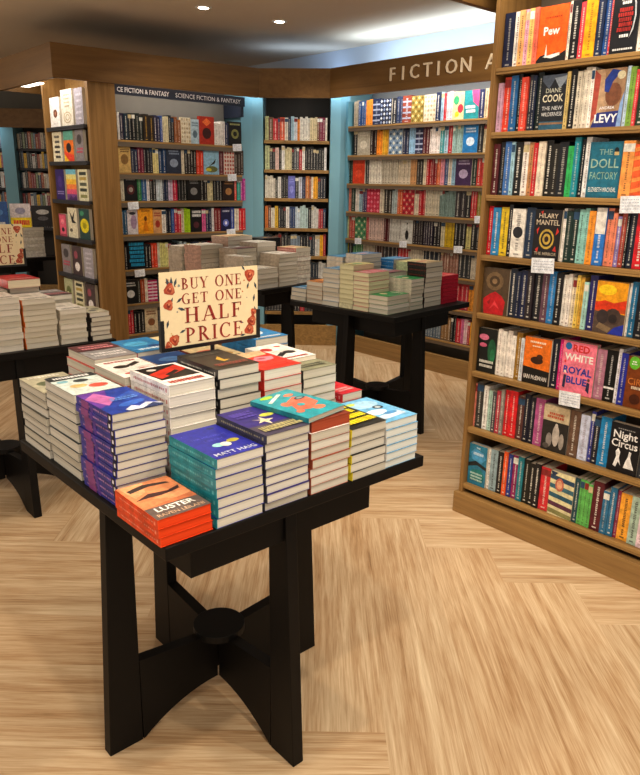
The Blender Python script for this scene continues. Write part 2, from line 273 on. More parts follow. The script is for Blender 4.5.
 'people': [R(0,0,1,1,'2b2826'),R(0,.66,1,1,'c8b898'),*dashes(.72,.86,2,'b85838',.15,.85,46,.75),E(.55,.36,.14,.24,'b8b0a8'),E(.3,.24,.12,.16,'8a8480'),E(.78,.26,.1,.18,'a09890'),E(.55,.58,.06,.05,'d0c8c0'),E(.2,.1,.12,.06,'5a5450')],
 'circus': [R(0,0,1,1,'14151a'),*dashes(.88,.91,1,'a0a0a0',.2,.8,47,.6),T('Night',.78,.15,'eeeeee',b=.02),T('Circus',.6,.15,'eeeeee',b=.02),P([(.2,.12),(.28,.32),(.24,.42),(.32,.5),(.4,.42),(.38,.3),(.46,.14),(.36,.22),(.3,.1)],'f0f0f0'),P([(.55,.12),(.9,.12),(.8,.26),(.74,.36),(.76,.46),(.68,.48),(.66,.36),(.6,.26)],'f0f0f0')],
 'bridge': [R(0,0,1,1,'2a7a98'),P([(.1,.78),(.3,.9),(.8,.84),(.95,.7),(.7,.56),(.2,.62)],'4a9ac8'),P([(0,.52),(.4,.6),(1,.5),(1,.42),(.5,.5),(0,.42)],'1c2428'),P([(.08,.12),(.2,.36),(.7,.42),(.94,.26),(.8,.08)],'1f7a78'),T('THE',.92,.045,'d8e8f0'),*dashes(.74,.82,1,'c8e0f0',.2,.8,48,.8),*dashes(.1,.32,3,'b8d8d0',.14,.86,49,.6)],
 'flag': [R(0,0,1,1,'dcd4a8'),*[P([(0,v),(1,v-.05),(1,v+.05),(0,v+.1)],c) for v,c in ((.82,'2a4a68'),(.62,'3a6a7c'),(.42,'2a5a70'),(.22,'5a3048'),(.05,'8a8858'))],E(.4,.72,.18,.15,'c06a58'),E(.4,.72,.12,.1,'d8a080'),P([(0,1),(.3,.98),(.1,.86)],'2a3c58')],
 'whitep': [R(0,0,1,1,'d8d4dc'),E(.6,.5,.3,.3,'a890b0'),E(.5,.85,.3,.06,'3a3a44')],
 'orange': [R(0,0,1,1,'f0a424'),P([(.3,.1),(.5,.7),(.7,.1)],'d88010'),E(.5,.6,.1,.1,'6a3c10'),*dashes(.85,.95,1,'8a4a10',.2,.8,50,.6)],
 'bluetext': [R(0,0,1,1,'101418'),*dashes(.08,.95,6,'2898c8',.06,.94,51,.75)],
 'star': [R(0,0,1,1,'20224a'),E(.5,.35,.3,.16,'6a78c8'),E(.5,.35,.12,.08,'e8e8f8'),*dashes(.8,.92,1,'c8c8e0',.1,.9,52,.6)],
 'yellowb': [R(0,0,1,1,'90bcd8'),E(.5,.2,.4,.12,'6a7040'),P([(.3,.3),(.7,.42),(.8,.6),(.5,.4)],'2a2420'),E(.3,.18,.2,.06,'d8c838')],
 'figure': [R(0,0,1,1,'d0d2d0'),E(.5,.35,.16,.2,'1a1a1c'),P([(.46,.5),(.5,.8),(.54,.5)],'1a1a1c'),E(.5,.82,.06,.04,'1a1a1c')],
 'blackred': [R(0,0,1,1,'141416'),E(.5,.45,.3,.2,'5a2424'),E(.5,.45,.16,.1,'a8a098'),*dashes(.8,.92,1,'b8b0a8',.1,.9,53,.6)],
 'blackw': [R(0,0,1,1,'141416'),*dashes(.62,.92,2,'e8e8e8',.1,.9,54,.7),E(.5,.3,.25,.14,'5a2c34')],
 'olive': [R(0,0,1,1,'14181a'),E(.5,.5,.3,.2,'8a8a50'),E(.5,.5,.15,.1,'14181a'),*dashes(.84,.94,1,'a8a870',.1,.9,55,.7)],
 'reddark': [R(0,0,1,1,'a82c18'),E(.5,.4,.3,.2,'3a1410'),P([(.2,.8),(.5,.95),(.8,.8),(.5,.66)],'e07038')],
 'tan': [R(0,0,1,1,'c8a868'),E(.5,.5,.3,.2,'8a6838'),*dashes(.75,.9,2,'5a3c1c',.1,.9,56,.6)],
 'col1': [R(0,0,1,1,'d8d0a0'),E(.3,.7,.25,.16,'38a070'),E(.7,.4,.25,.16,'d03848'),E(.4,.2,.2,.1,'e8c830')],
 'col2': [R(0,0,1,1,'289098'),P([(.5,1),(1,1),(1,.4),(.6,.6)],'e0508a'),*dashes(.2,.5,2,'f0f0f0',.1,.8,57,.7)],
 'emblem': [R(0,0,1,1,'e8e6e4'),E(.55,.46,.2,.14,'6a3c2c'),E(.55,.46,.1,.07,'a87860'),*dashes(.1,.14,1,'a0a0a0',.3,.8,58,.6)],
 'rings': [R(0,0,1,1,'dcd6c8'),E(.5,.24,.34,.16,'a89878'),E(.5,.24,.28,.13,'dcd6c8'),E(.5,.24,.18,.09,'a89878'),E(.5,.24,.12,.06,'dcd6c8'),*dashes(.5,.9,4,'b8a888',.25,.75,59,.3)],
 'creamlet': [R(0,0,1,1,'e4dcc0'),*dashes(.08,.92,5,'3a3a40',.2,.8,60,.5)],
 'sunset4': [R(0,0,1,1,'e87828'),R(0,.7,1,1,'68b0a0'),E(.5,.45,.26,.16,'241c20'),P([(0,0),(1,0),(1,.2),(0,.34)],'e04830'),P([(0,0),(.5,0),(0,.25)],'f0c030')],
 'violetcov': [R(0,0,1,1,'34246c'),E(.5,.6,.26,.2,'4a3488'),*dashes(.16,.3,2,'a090d0',.1,.9,61,.5)],
 'rainbow': [R(0,.84,1,1,'7ac0d8'),R(0,.68,1,.84,'e8e090'),R(0,.52,1,.68,'f0c040'),R(0,.36,1,.52,'f08848'),R(0,.2,1,.36,'d85878'),R(0,0,1,.2,'7a4888'),P([(.1,0),(.4,.16),(.6,.06),(.9,.16),(1,0)],'4a2c60')],
 'greenbox': [R(0,0,1,1,'dcd8b8'),*[R(.15,v,.85,v+.1,c) for v,c in ((.82,'3a4038'),(.66,'b8a058'),(.48,'5a6050'),(.3,'3a4038'),(.1,'8a8a58'))]],
 'pinkcard': [R(0,0,1,1,'a8485c'),R(.1,.1,.9,.94,'e0607c'),E(.5,.3,.2,.1,'2a2024'),E(.5,.66,.24,.12,'f090a0')],
 'creamblack': [R(0,0,1,1,'ddd6bc'),P([(.2,.9),(.5,.7),(.8,.94),(.6,.6),(.9,.5),(.45,.5)],'1c1c1c'),E(.3,.25,.16,.06,'5a5448')],
 'yellowflower': [R(0,0,1,1,'2c4a48'),E(.5,.45,.42,.24,'e0d020'),E(.5,.45,.2,.1,'a8a010'),E(.3,.85,.2,.08,'4a9a78')],
 'grey1': [R(0,0,1,1,'8a8488'),E(.5,.7,.3,.16,'4a4448'),*dashes(.25,.45,2,'c05068',.1,.9,62,.6)],
 'grey2': [R(0,0,1,1,'4a3c40'),E(.5,.3,.26,.16,'e8e4e4'),E(.4,.7,.2,.14,'9a5060')],
 'grey3': [R(0,0,1,1,'a8a4b0'),*dashes(.1,.9,5,'d0ccd8',.15,.85,63,.4)],
 'grass': [R(0,0,1,1,'b0b490'),E(.5,.5,.3,.24,'6a7448'),E(.4,.4,.16,.14,'d8d8b0')],
 'yellowtim': [R(0,0,1,1,'d8d0d4'),R(0,0,1,.42,'f0d820'),*dashes(.1,.32,1,'d83028',.1,.9,64,.9),E(.5,.7,.26,.14,'9a98b0')],
 'darkphoto': [R(0,0,1,1,'2c2c30'),E(.5,.7,.3,.12,'c8c8c8'),E(.5,.4,.24,.1,'6a6a70')],
}
for k,(bg,cs) in {'plain':('a8a090',['c8c0b0']),'plainb':('2078b8',['d0e0f0']),'plainr':('c83c1c',['d85030']),'plainp':('3a1c4a',['b0a0c0']),'plainlb':('a8c0d0',['5a7080']),'fperi':('6a6fc0',['8a8fd8']),'peri':('6a6fc0',['8a8fd8']),'darkb':('2c3448',['8a98b0']),'black':('181818',['8a8a8a']),'brownblack':('2a1c18',['a87848']),'tan2':('d0a070',['a83828']),'black2':('141414',['c8c8c8']),'tan3':('d8c8a8',['8a5a38'])}.items():
    ART[k]=[R(0,0,1,1,bg),E(.5,.4,.28,.16,cs[0]),*dashes(.7,.9,2,cs[0],.12,.88,hash(k)%97 if False else len(k)*7,.6)]
for k,(bg,c1,c2) in {'patw':('18243c','d8dce0','8a98b8'),'pato':('9a8440','d8cc90','6a5c28'),'patc':('d8d0bc','a8987c','c8b898'),'patb':('7a90a8','d8d8c8','34506c'),'patr':('c02848','e890a0','d8586c'),'patr2':('b82034','d8a890','8a1424'),'patg':('4a8a60','c8c8a0','2c6444'),'patrw':('d8c8c0','a83c30','b85848'),'patw2':('e0dcd8','6a7a94','b88a58')}.items():
    ART[k]=[R(0,0,1,1,bg)]+lattice(c1,c2)

PAGE='ddd6c6'
def art_mb(art, w, l, z):
    """cover art (polygons) and lettering as two builders in canonical book space (x -w/2..w/2, y -l/2..l/2)"""
    a=MB(); t=MB(); dz=.00022; k=0
    for op in ART[art]:
        k+=1
        if op[0]=='p':
            pts=op[1]
            cl=[(min(1,max(0,u)),min(1,max(0,v))) for u,v in pts]
            a.quad([((u-.5)*w,(v-.5)*l,z+dz*(1+k*.35)) for u,v in cl], lin(op[2]))
        else:
            _,s,cu,cv,h,c,mw,b=op
            m,_w=text_mb(s,h*l,lin(c),0,mw*w,b)
            t.add(m, Matrix.Translation(((cu-.5)*w,(cv-.5)*l,z+dz*(2+k*.35))))
    return a,t
def book_parts(w, l, t, col, art=None, marks=None, spine=None, pagecol=PAGE, seed=0, edgecol=None):
    """canonical book lying flat, spine on -x, cover up, centred in x,y, resting on z=0. returns cover, pages, title builders"""
    r=random.Random(seed); c=lin(col); sc=lin(spine or col)
    th=.0006; ins=.0014
    cov=MB()
    ed=lin(edgecol) if edgecol and lum(edgecol)<.45 else tuple(.10+.28*q for q in c)
    cov.box((-w/2,-l/2,0),(w/2,l/2,th),c,cols=[c,c,ed,ed,ed,c])
    cov.box((-w/2,-l/2,t-th),(w/2,l/2,t),c,cols=[c,c,ed,ed,ed,c])
    cov.box((-w/2-.0006,-l/2,0),(-w/2+.0012,l/2,t),sc)
    pg=MB(); pc=lin(edgecol or pagecol)
    pg.box((-w/2+.001,-l/2+ins,th),(w/2-ins,l/2-ins,t-th),pc)
    tt=MB()
    if art:
        a,tt=art_mb(art,w,l,t); cov.add(a,Matrix.Identity(4))
    if marks:
        # lettering-like blocks on the spine
        x=-w/2-.0009; mc=lin(marks); y=l*.40; h=t*(.20+.14*r.random()); k_=.35+.45*r.random(); mc=tuple(q*k_+p*(1-k_) for q,p in zip(mc,sc))
        def blk(y0,y1,z0,z1,cc): cov.quad([(x,y1,z0),(x,y0,z0),(x,y0,z1),(x,y1,z1)],cc)
        lo=-l*(.12+.1*r.random())
        while y>lo:
            d=l*(.014+.02*r.random()); h1=h*(.6+.4*r.random()); blk(y-d,y,t/2-h1/2,t/2+h1/2,mc); y-=d+l*.012
        y=lo-l*.05; h2=h*.65
        while y>-l*.36:
            d=l*(.02+.02*r.random()); blk(y-d,y,t/2-h2/2,t/2+h2/2,mc); y-=d+l*.014
        blk(-l*.45,-l*.42,t*.3,t*.7,mc)
    return cov,pg,tt
def M3(X,Y,Z,loc):
    return Matrix(((X[0],Y[0],Z[0],loc[0]),(X[1],Y[1],Z[1],loc[1]),(X[2],Y[2],Z[2],loc[2]),(0,0,0,1)))
def up_spine(f, loc):      # spine faces direction f; loc = centre bottom of the spine face
    f=Vector(f).normalized(); X=-f; Y=Vector((0,0,1)); Z=X.cross(Y); return M3(X,Y,Z,loc)
def up_face(f, loc):
    f=Vector(f).normalized(); Z=f; Y=Vector((0,0,1)); X=Y.cross(Z); return M3(X,Y,Z,loc)
def cname(h):
    r,g,b=[int(h[i:i+2],16) for i in (0,2,4)]
    import colorsys
    hh,s,v=colorsys.rgb_to_hsv(r/255,g/255,b/255); hh*=360
    if v<.2: return 'black'
    if s<.16: return 'white' if v>.82 else ('light grey' if v>.62 else ('grey' if v>.38 else 'charcoal'))
    if hh<12 or hh>=345: n='red' if s>.5 else 'pink'; 
    elif hh<25: n='orange' if v>.75 and s>.55 else ('brown' if s>.4 else 'tan')
    elif hh<50: n='orange' if v>.8 and s>.7 else ('cream' if s<.35 and v>.7 else ('tan' if v>.6 else 'brown'))
    elif hh<68: n='yellow' if s>.4 and v>.6 else ('cream' if v>.7 else 'olive')
    elif hh<160: n='green'
    elif hh<200: n='teal' if v<.75 or s>.5 else 'pale teal'
    elif hh<250: n='blue' if v>.45 else 'navy'
    elif hh<290: n='purple'
    else: n='magenta' if s>.6 else ('mauve' if v>.45 else 'plum')
    if v<.4 and n in ('red','orange','green','blue','purple','brown','teal','magenta','pink'): n='dark '+n
    return n
ORD=['first','second','third','fourth','fifth','sixth','seventh','eighth','ninth','tenth','eleventh','twelfth','thirteenth','fourteenth','fifteenth','sixteenth','seventeenth','eighteenth','nineteenth','twentieth']+['twenty-'+x for x in ('first','second','third','fourth','fifth','sixth','seventh','eighth','ninth')]+['thirtieth']+['thirty-'+x for x in ('first','second','third','fourth','fifth','sixth','seventh','eighth','ninth')]+['fortieth']+['forty-'+x for x in ('first','second','third','fourth','fifth','sixth','seventh','eighth','ninth')]+['fiftieth']

# ------------------------------------------------------------------ floor, ceiling, walls
def build_floor():
    mb=MB(); uvs=[]; w=.277; n=6; R0=.21; T0=3.10; r=random.Random(3)
    def plank(a0,b0,a1,b1,vert):
        c=Vector(RT)*((a0+a1)/2)+Vector(FW)*((b0+b1)/2)
        if not (-3.2<c.x<8.5 and -1.8<c.y<14): return
        g=.0
        pts=[RT*a+FW*b for a,b in ((a0+g,b0+g),(a1-g,b0+g),(a1-g,b1-g),(a0+g,b1-g))]
        k=.93+r.random()*.10; h=r.random()*.05
        mb.quad([(p.x,p.y,0) for p in pts],(k,k*(1-h*.5),k*(1-h)))
        o=r.random()*20; q=r.random()*20; L=n*w
        uvs.append([(o,q),(o,q+w),(o+L,q+w),(o+L,q)] if vert else [(o,q),(o+L,q),(o+L,q+w),(o,q+w)])
    for i in range(-60,60):
        for j in range(-8,9):
            a=R0+(i+j*n)*w; b=T0-n*w+(-i+j*n)*w
            plank(a,b,a+w,b+n*w,True)
            plank(a+w,b+(n-1)*w,a+w+n*w,b+n*w,False)
    mb.uv=uvs
    f=mb.obj('floor',MT['floor']); tag(f,'light oak plank floor laid in a wide herringbone','floor',kind='structure')
    s=MB(); s.box((-4,-3,-.06),(9,15,-.004),lin('3a2a1c')); so=s.obj('floor.001',plain('floor_joint','4a3520',.8)); tag(so,'dark joints beneath the oak planks','floor',kind='structure')
build_floor()
def struct(mb,name,mat,label,cat='wall',bevel=0):
    return tag(mb.obj(name,mat,bevel=bevel),label,cat,kind='structure')
mb=MB(); mb.box((-4,-3,2.77),(9,15,2.85)); struct(mb,'ceiling',MT['ceiling'],'warm grey painted ceiling with recessed spotlights','ceiling')
mb=MB(); mb.box((5.05,-3,0),(5.15,14,2.77)); struct(mb,'wall_right',MT['wall'],'pale wall behind the fiction shelves')
# diagonal wall behind the alcove
D0=7.25
def dpt(t,D,z=0): p=RT*t+FW*D; return (p.x,p.y,z)
def dbox(mb,t0,t1,Da,Db,z0,z1,col=(1,1,1)):
    mb.prism([dpt(t0,Da)[:2],dpt(t1,Da)[:2],dpt(t1,Db)[:2],dpt(t0,Db)[:2]],z0,z1,col)
mb=MB(); dbox(mb,-.9,.2,7.16,7.2,0,2.42); struct(mb,'wall_back',MT['wall'],'pale diagonal wall behind the blue alcove')
mb=MB(); mb.box((-4,14.5,0),(9,14.6,2.77)); struct(mb,'wall_far',MT['greyback'],'distant grey wall at the end of the shop')
mb=MB(); mb.box((2.72,5.80,0),(3.98,6.36,2.5)); struct(mb,'wall_left',MT['greyback'],'free-standing partition behind the science fiction shelves')

# blue pilasters framing the alcove (two faces each)
def pil(name,label,pts):
    mb=MB(); mb.prism(pts,0,2.4); return struct(mb,name,MT['blue'],label,'pilaster')
Dm=6.86
a=dpt(-.657,Dm); b=dpt(-.560,Dm)
pil('trim_1','blue painted pilaster left of the alcove',[(3.99,5.56),(a[0],a[1]),(b[0],b[1]),dpt(-.560,Dm+.32)[:2],dpt(-.70,Dm+.32)[:2],(3.99,5.9)])
a=dpt(.056,Dm); b=dpt(.150,Dm)
pil('trim_2','blue painted pilaster right of the alcove',[(a[0],a[1]),(b[0],b[1]),(4.72,4.90),(5.0,4.90),(5.0,5.02),dpt(.056,Dm+.32)[:2]])

# ------------------------------------------------------------------ fascia boards
def fascia(name,label,pts,z0,z1,th,mats,kind='structure'):
    """boards along a polyline, each leg a mesh"""
    obs=[]
    for i in range(len(pts)-1):
        p,q=Vector((*pts[i],0)),Vector((*pts[i+1],0)); d=(q-p).normalized(); n=Vector((-d.y,d.x,0))*th
        mb=MB(); mb.prism([(p.x,p.y),(q.x,q.y),(q.x+n.x,q.y+n.y),(p.x+n.x,p.y+n.y)],z0,z1)
        obs.append((mb,mats[i]))
    return obs
FZ0,FZ1=2.25,2.485
fa=[(2.25,6.62),(2.235,5.43),(3.99,5.285),(4.405,4.83),(4.375,.6)]
labels=['dark oak fascia over the end display shelves','long dark oak fascia above the science fiction bookcase','short dark oak fascia turning above the blue alcove','dark oak fascia carrying the FICTION lettering']
for i,(m_,mt) in enumerate(fascia('f','',fa,FZ0,FZ1,.035,[MT['fasy'],MT['fasx'],MT['fasx'],MT['fasy']])):
    o=m_.obj('trim_%d'%(i+3),mt); tag(o,labels[i],'fascia',kind='structure')
    if i==3: fict=o
# return of the fascia at its far end and soffit boards
mb=MB(); mb.box((2.25,6.585,FZ0),(3.9,6.62,FZ1)); struct(mb,'trim_7',MT['fasx'],'far return of the oak fascia','fascia')
mb=MB(); mb.prism([(2.27,6.58),(2.26,5.46),(3.99,5.32),(3.99,6.58)],2.42,2.44); struct(mb,'trim_8',MT['white'],'pale soffit inside the oak fascia over the science fiction bookcase','soffit')
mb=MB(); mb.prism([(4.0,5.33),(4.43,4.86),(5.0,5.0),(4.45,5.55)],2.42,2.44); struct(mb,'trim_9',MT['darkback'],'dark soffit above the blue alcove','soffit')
mb=MB(); mb.box((4.42,.6,2.42),(4.98,4.85,2.44)); struct(mb,'trim_10',MT['white'],'pale soffit above the fiction wall shelves','soffit')
# FICTION lettering on the fascia
def fascia_letters():
    s='FICTION A'; y0,y1=4.115,3.35; x=4.372
    n=7; adv=(y0-y1-.07)/6
    ys=[y0-.035-i*adv for i in range(7)]+[3.168]
    ys=[4.095,3.985,3.868,3.74,3.635,3.515,3.385,3.17]
    for ch,y in zip('FICTIONA',ys):
        m_,_=text_mb(ch,.098,lin('b9a58c'),.012,None,0)
        mb=MB(); xx=x-.004-(y-2)*0
        # plane of fascia leans a little: x on its line
        t=(y-.6)/(4.83-.6); xf=4.375+(4.405-4.375)*t
        tf=Matrix(((0,0,-1,xf-.006),(-1,0,0,y),(0,1,0,2.372),(0,0,0,1)))
        mb.add(m_,tf); o=mb.obj('letter',MT['steel'],fict)
fascia_letters()
# section sign above the science fiction shelves
sg=empty('section_sign',(0,0,0)); sg.location=(3.35,5.475,2.19); SGI=Matrix.Translation((-3.35,-5.475,-2.19))
tag(sg,'navy section sign reading SCIENCE FICTION and FANTASY above the shelves','sign')
mb=MB(); mb.box((2.70,5.475,2.185),(3.975,5.495,2.262)); m2=MB(); m2.add(mb,SGI); m2.obj('sign_board',MT['navy'],sg)
mb=MB(); mb.box((3.955,5.495,2.10),(3.975,5.80,2.262)); m2=MB(); m2.add(mb,SGI); m2.obj('side_bracket',MT['navy'],sg)
for s,x,h,mw,b in (('CE FICTION & FANTASY',2.985,.034,.46,.02),('SCIENCE FICTION & FANTASY',3.60,.034,.70,.0)):
    m_,_=text_mb(s,h,lin('e8e8ec'),0,mw,b)
    mb=MB(); mb.add(m_,SGI@Matrix(((1,0,0,x),(0,0,-1,5.4738),(0,1,0,2.222),(0,0,0,1)))); mb.obj('lettering',MT['cover'],sg)

# ------------------------------------------------------------------ bookcases
def bookcase(name,label,P0,d,f,t0,t1,zs,ztop,depth,mats,lip=.04,side=(True,True),plinth=None,boards=.022,backx=None,inset=.03,shelf_names='shelf_board'):
    """P0+d*t is the shelf-front line, f faces the room"""
    P0=Vector((*P0,0)); d=Vector((*d,0)).normalized(); f=Vector((*f,0)).normalized()
    root=empty(name,P0+d*((t0+t1)/2)-f*depth/2); tag(root,label,'bookcase')
    inv=Matrix.Translation(-root.location)
    def blk(nm,a0,a1,b0,b1,z0,z1,mt,par=root,bev=.0015):
        # a along d, b behind the front (0 = front)
        pts=[P0+d*a-f*b for a,b in ((a0,b0),(a1,b0),(a1,b1),(a0,b1))]
        # keep counter-clockwise
        ar=sum(pts[i].x*pts[(i+1)%4].y-pts[(i+1)%4].x*pts[i].y for i in range(4))
        if ar<0: pts=pts[::-1]
        mb=MB(); mb.prism([(p.x-root.location.x,p.y-root.location.y) for p in pts],z0,z1)
        o=mb.obj(nm,mt,par,bevel=bev); return o
    for k,z in enumerate(zs):
        bd=blk(shelf_names,t0,t1,.008,depth-.012,z-boards,z,mats['board'])
        blk('front_lip',t0,t1,-.003,.010,z-min(lip,.014),z+.001,mats.get('edge',mats['lip']),bd)
        blk('ticket_rail',t0,t1,-.001,.008,z-lip,z-min(lip,.014),mats['lip'],bd)
    if side[0]: blk('side_panel',t0-(.02 if plinth and plinth[1] is True else .028),t0,-.006,depth,0,ztop,mats['side'])
    if side[1]: blk('side_panel',t1,t1+.028,-.006,depth,0,ztop,mats['side'])
    blk('back_panel',t0,t1,depth-.012,depth,0,ztop,mats['back'])
    if plinth: blk('plinth',t0-(.11 if plinth[1]=='wide' else .035 if plinth[1] else .0),t1+(.10 if plinth[1]=='wide' else .028),-.025,.02,0,plinth[0],mats['plinth'])
    return root,blk
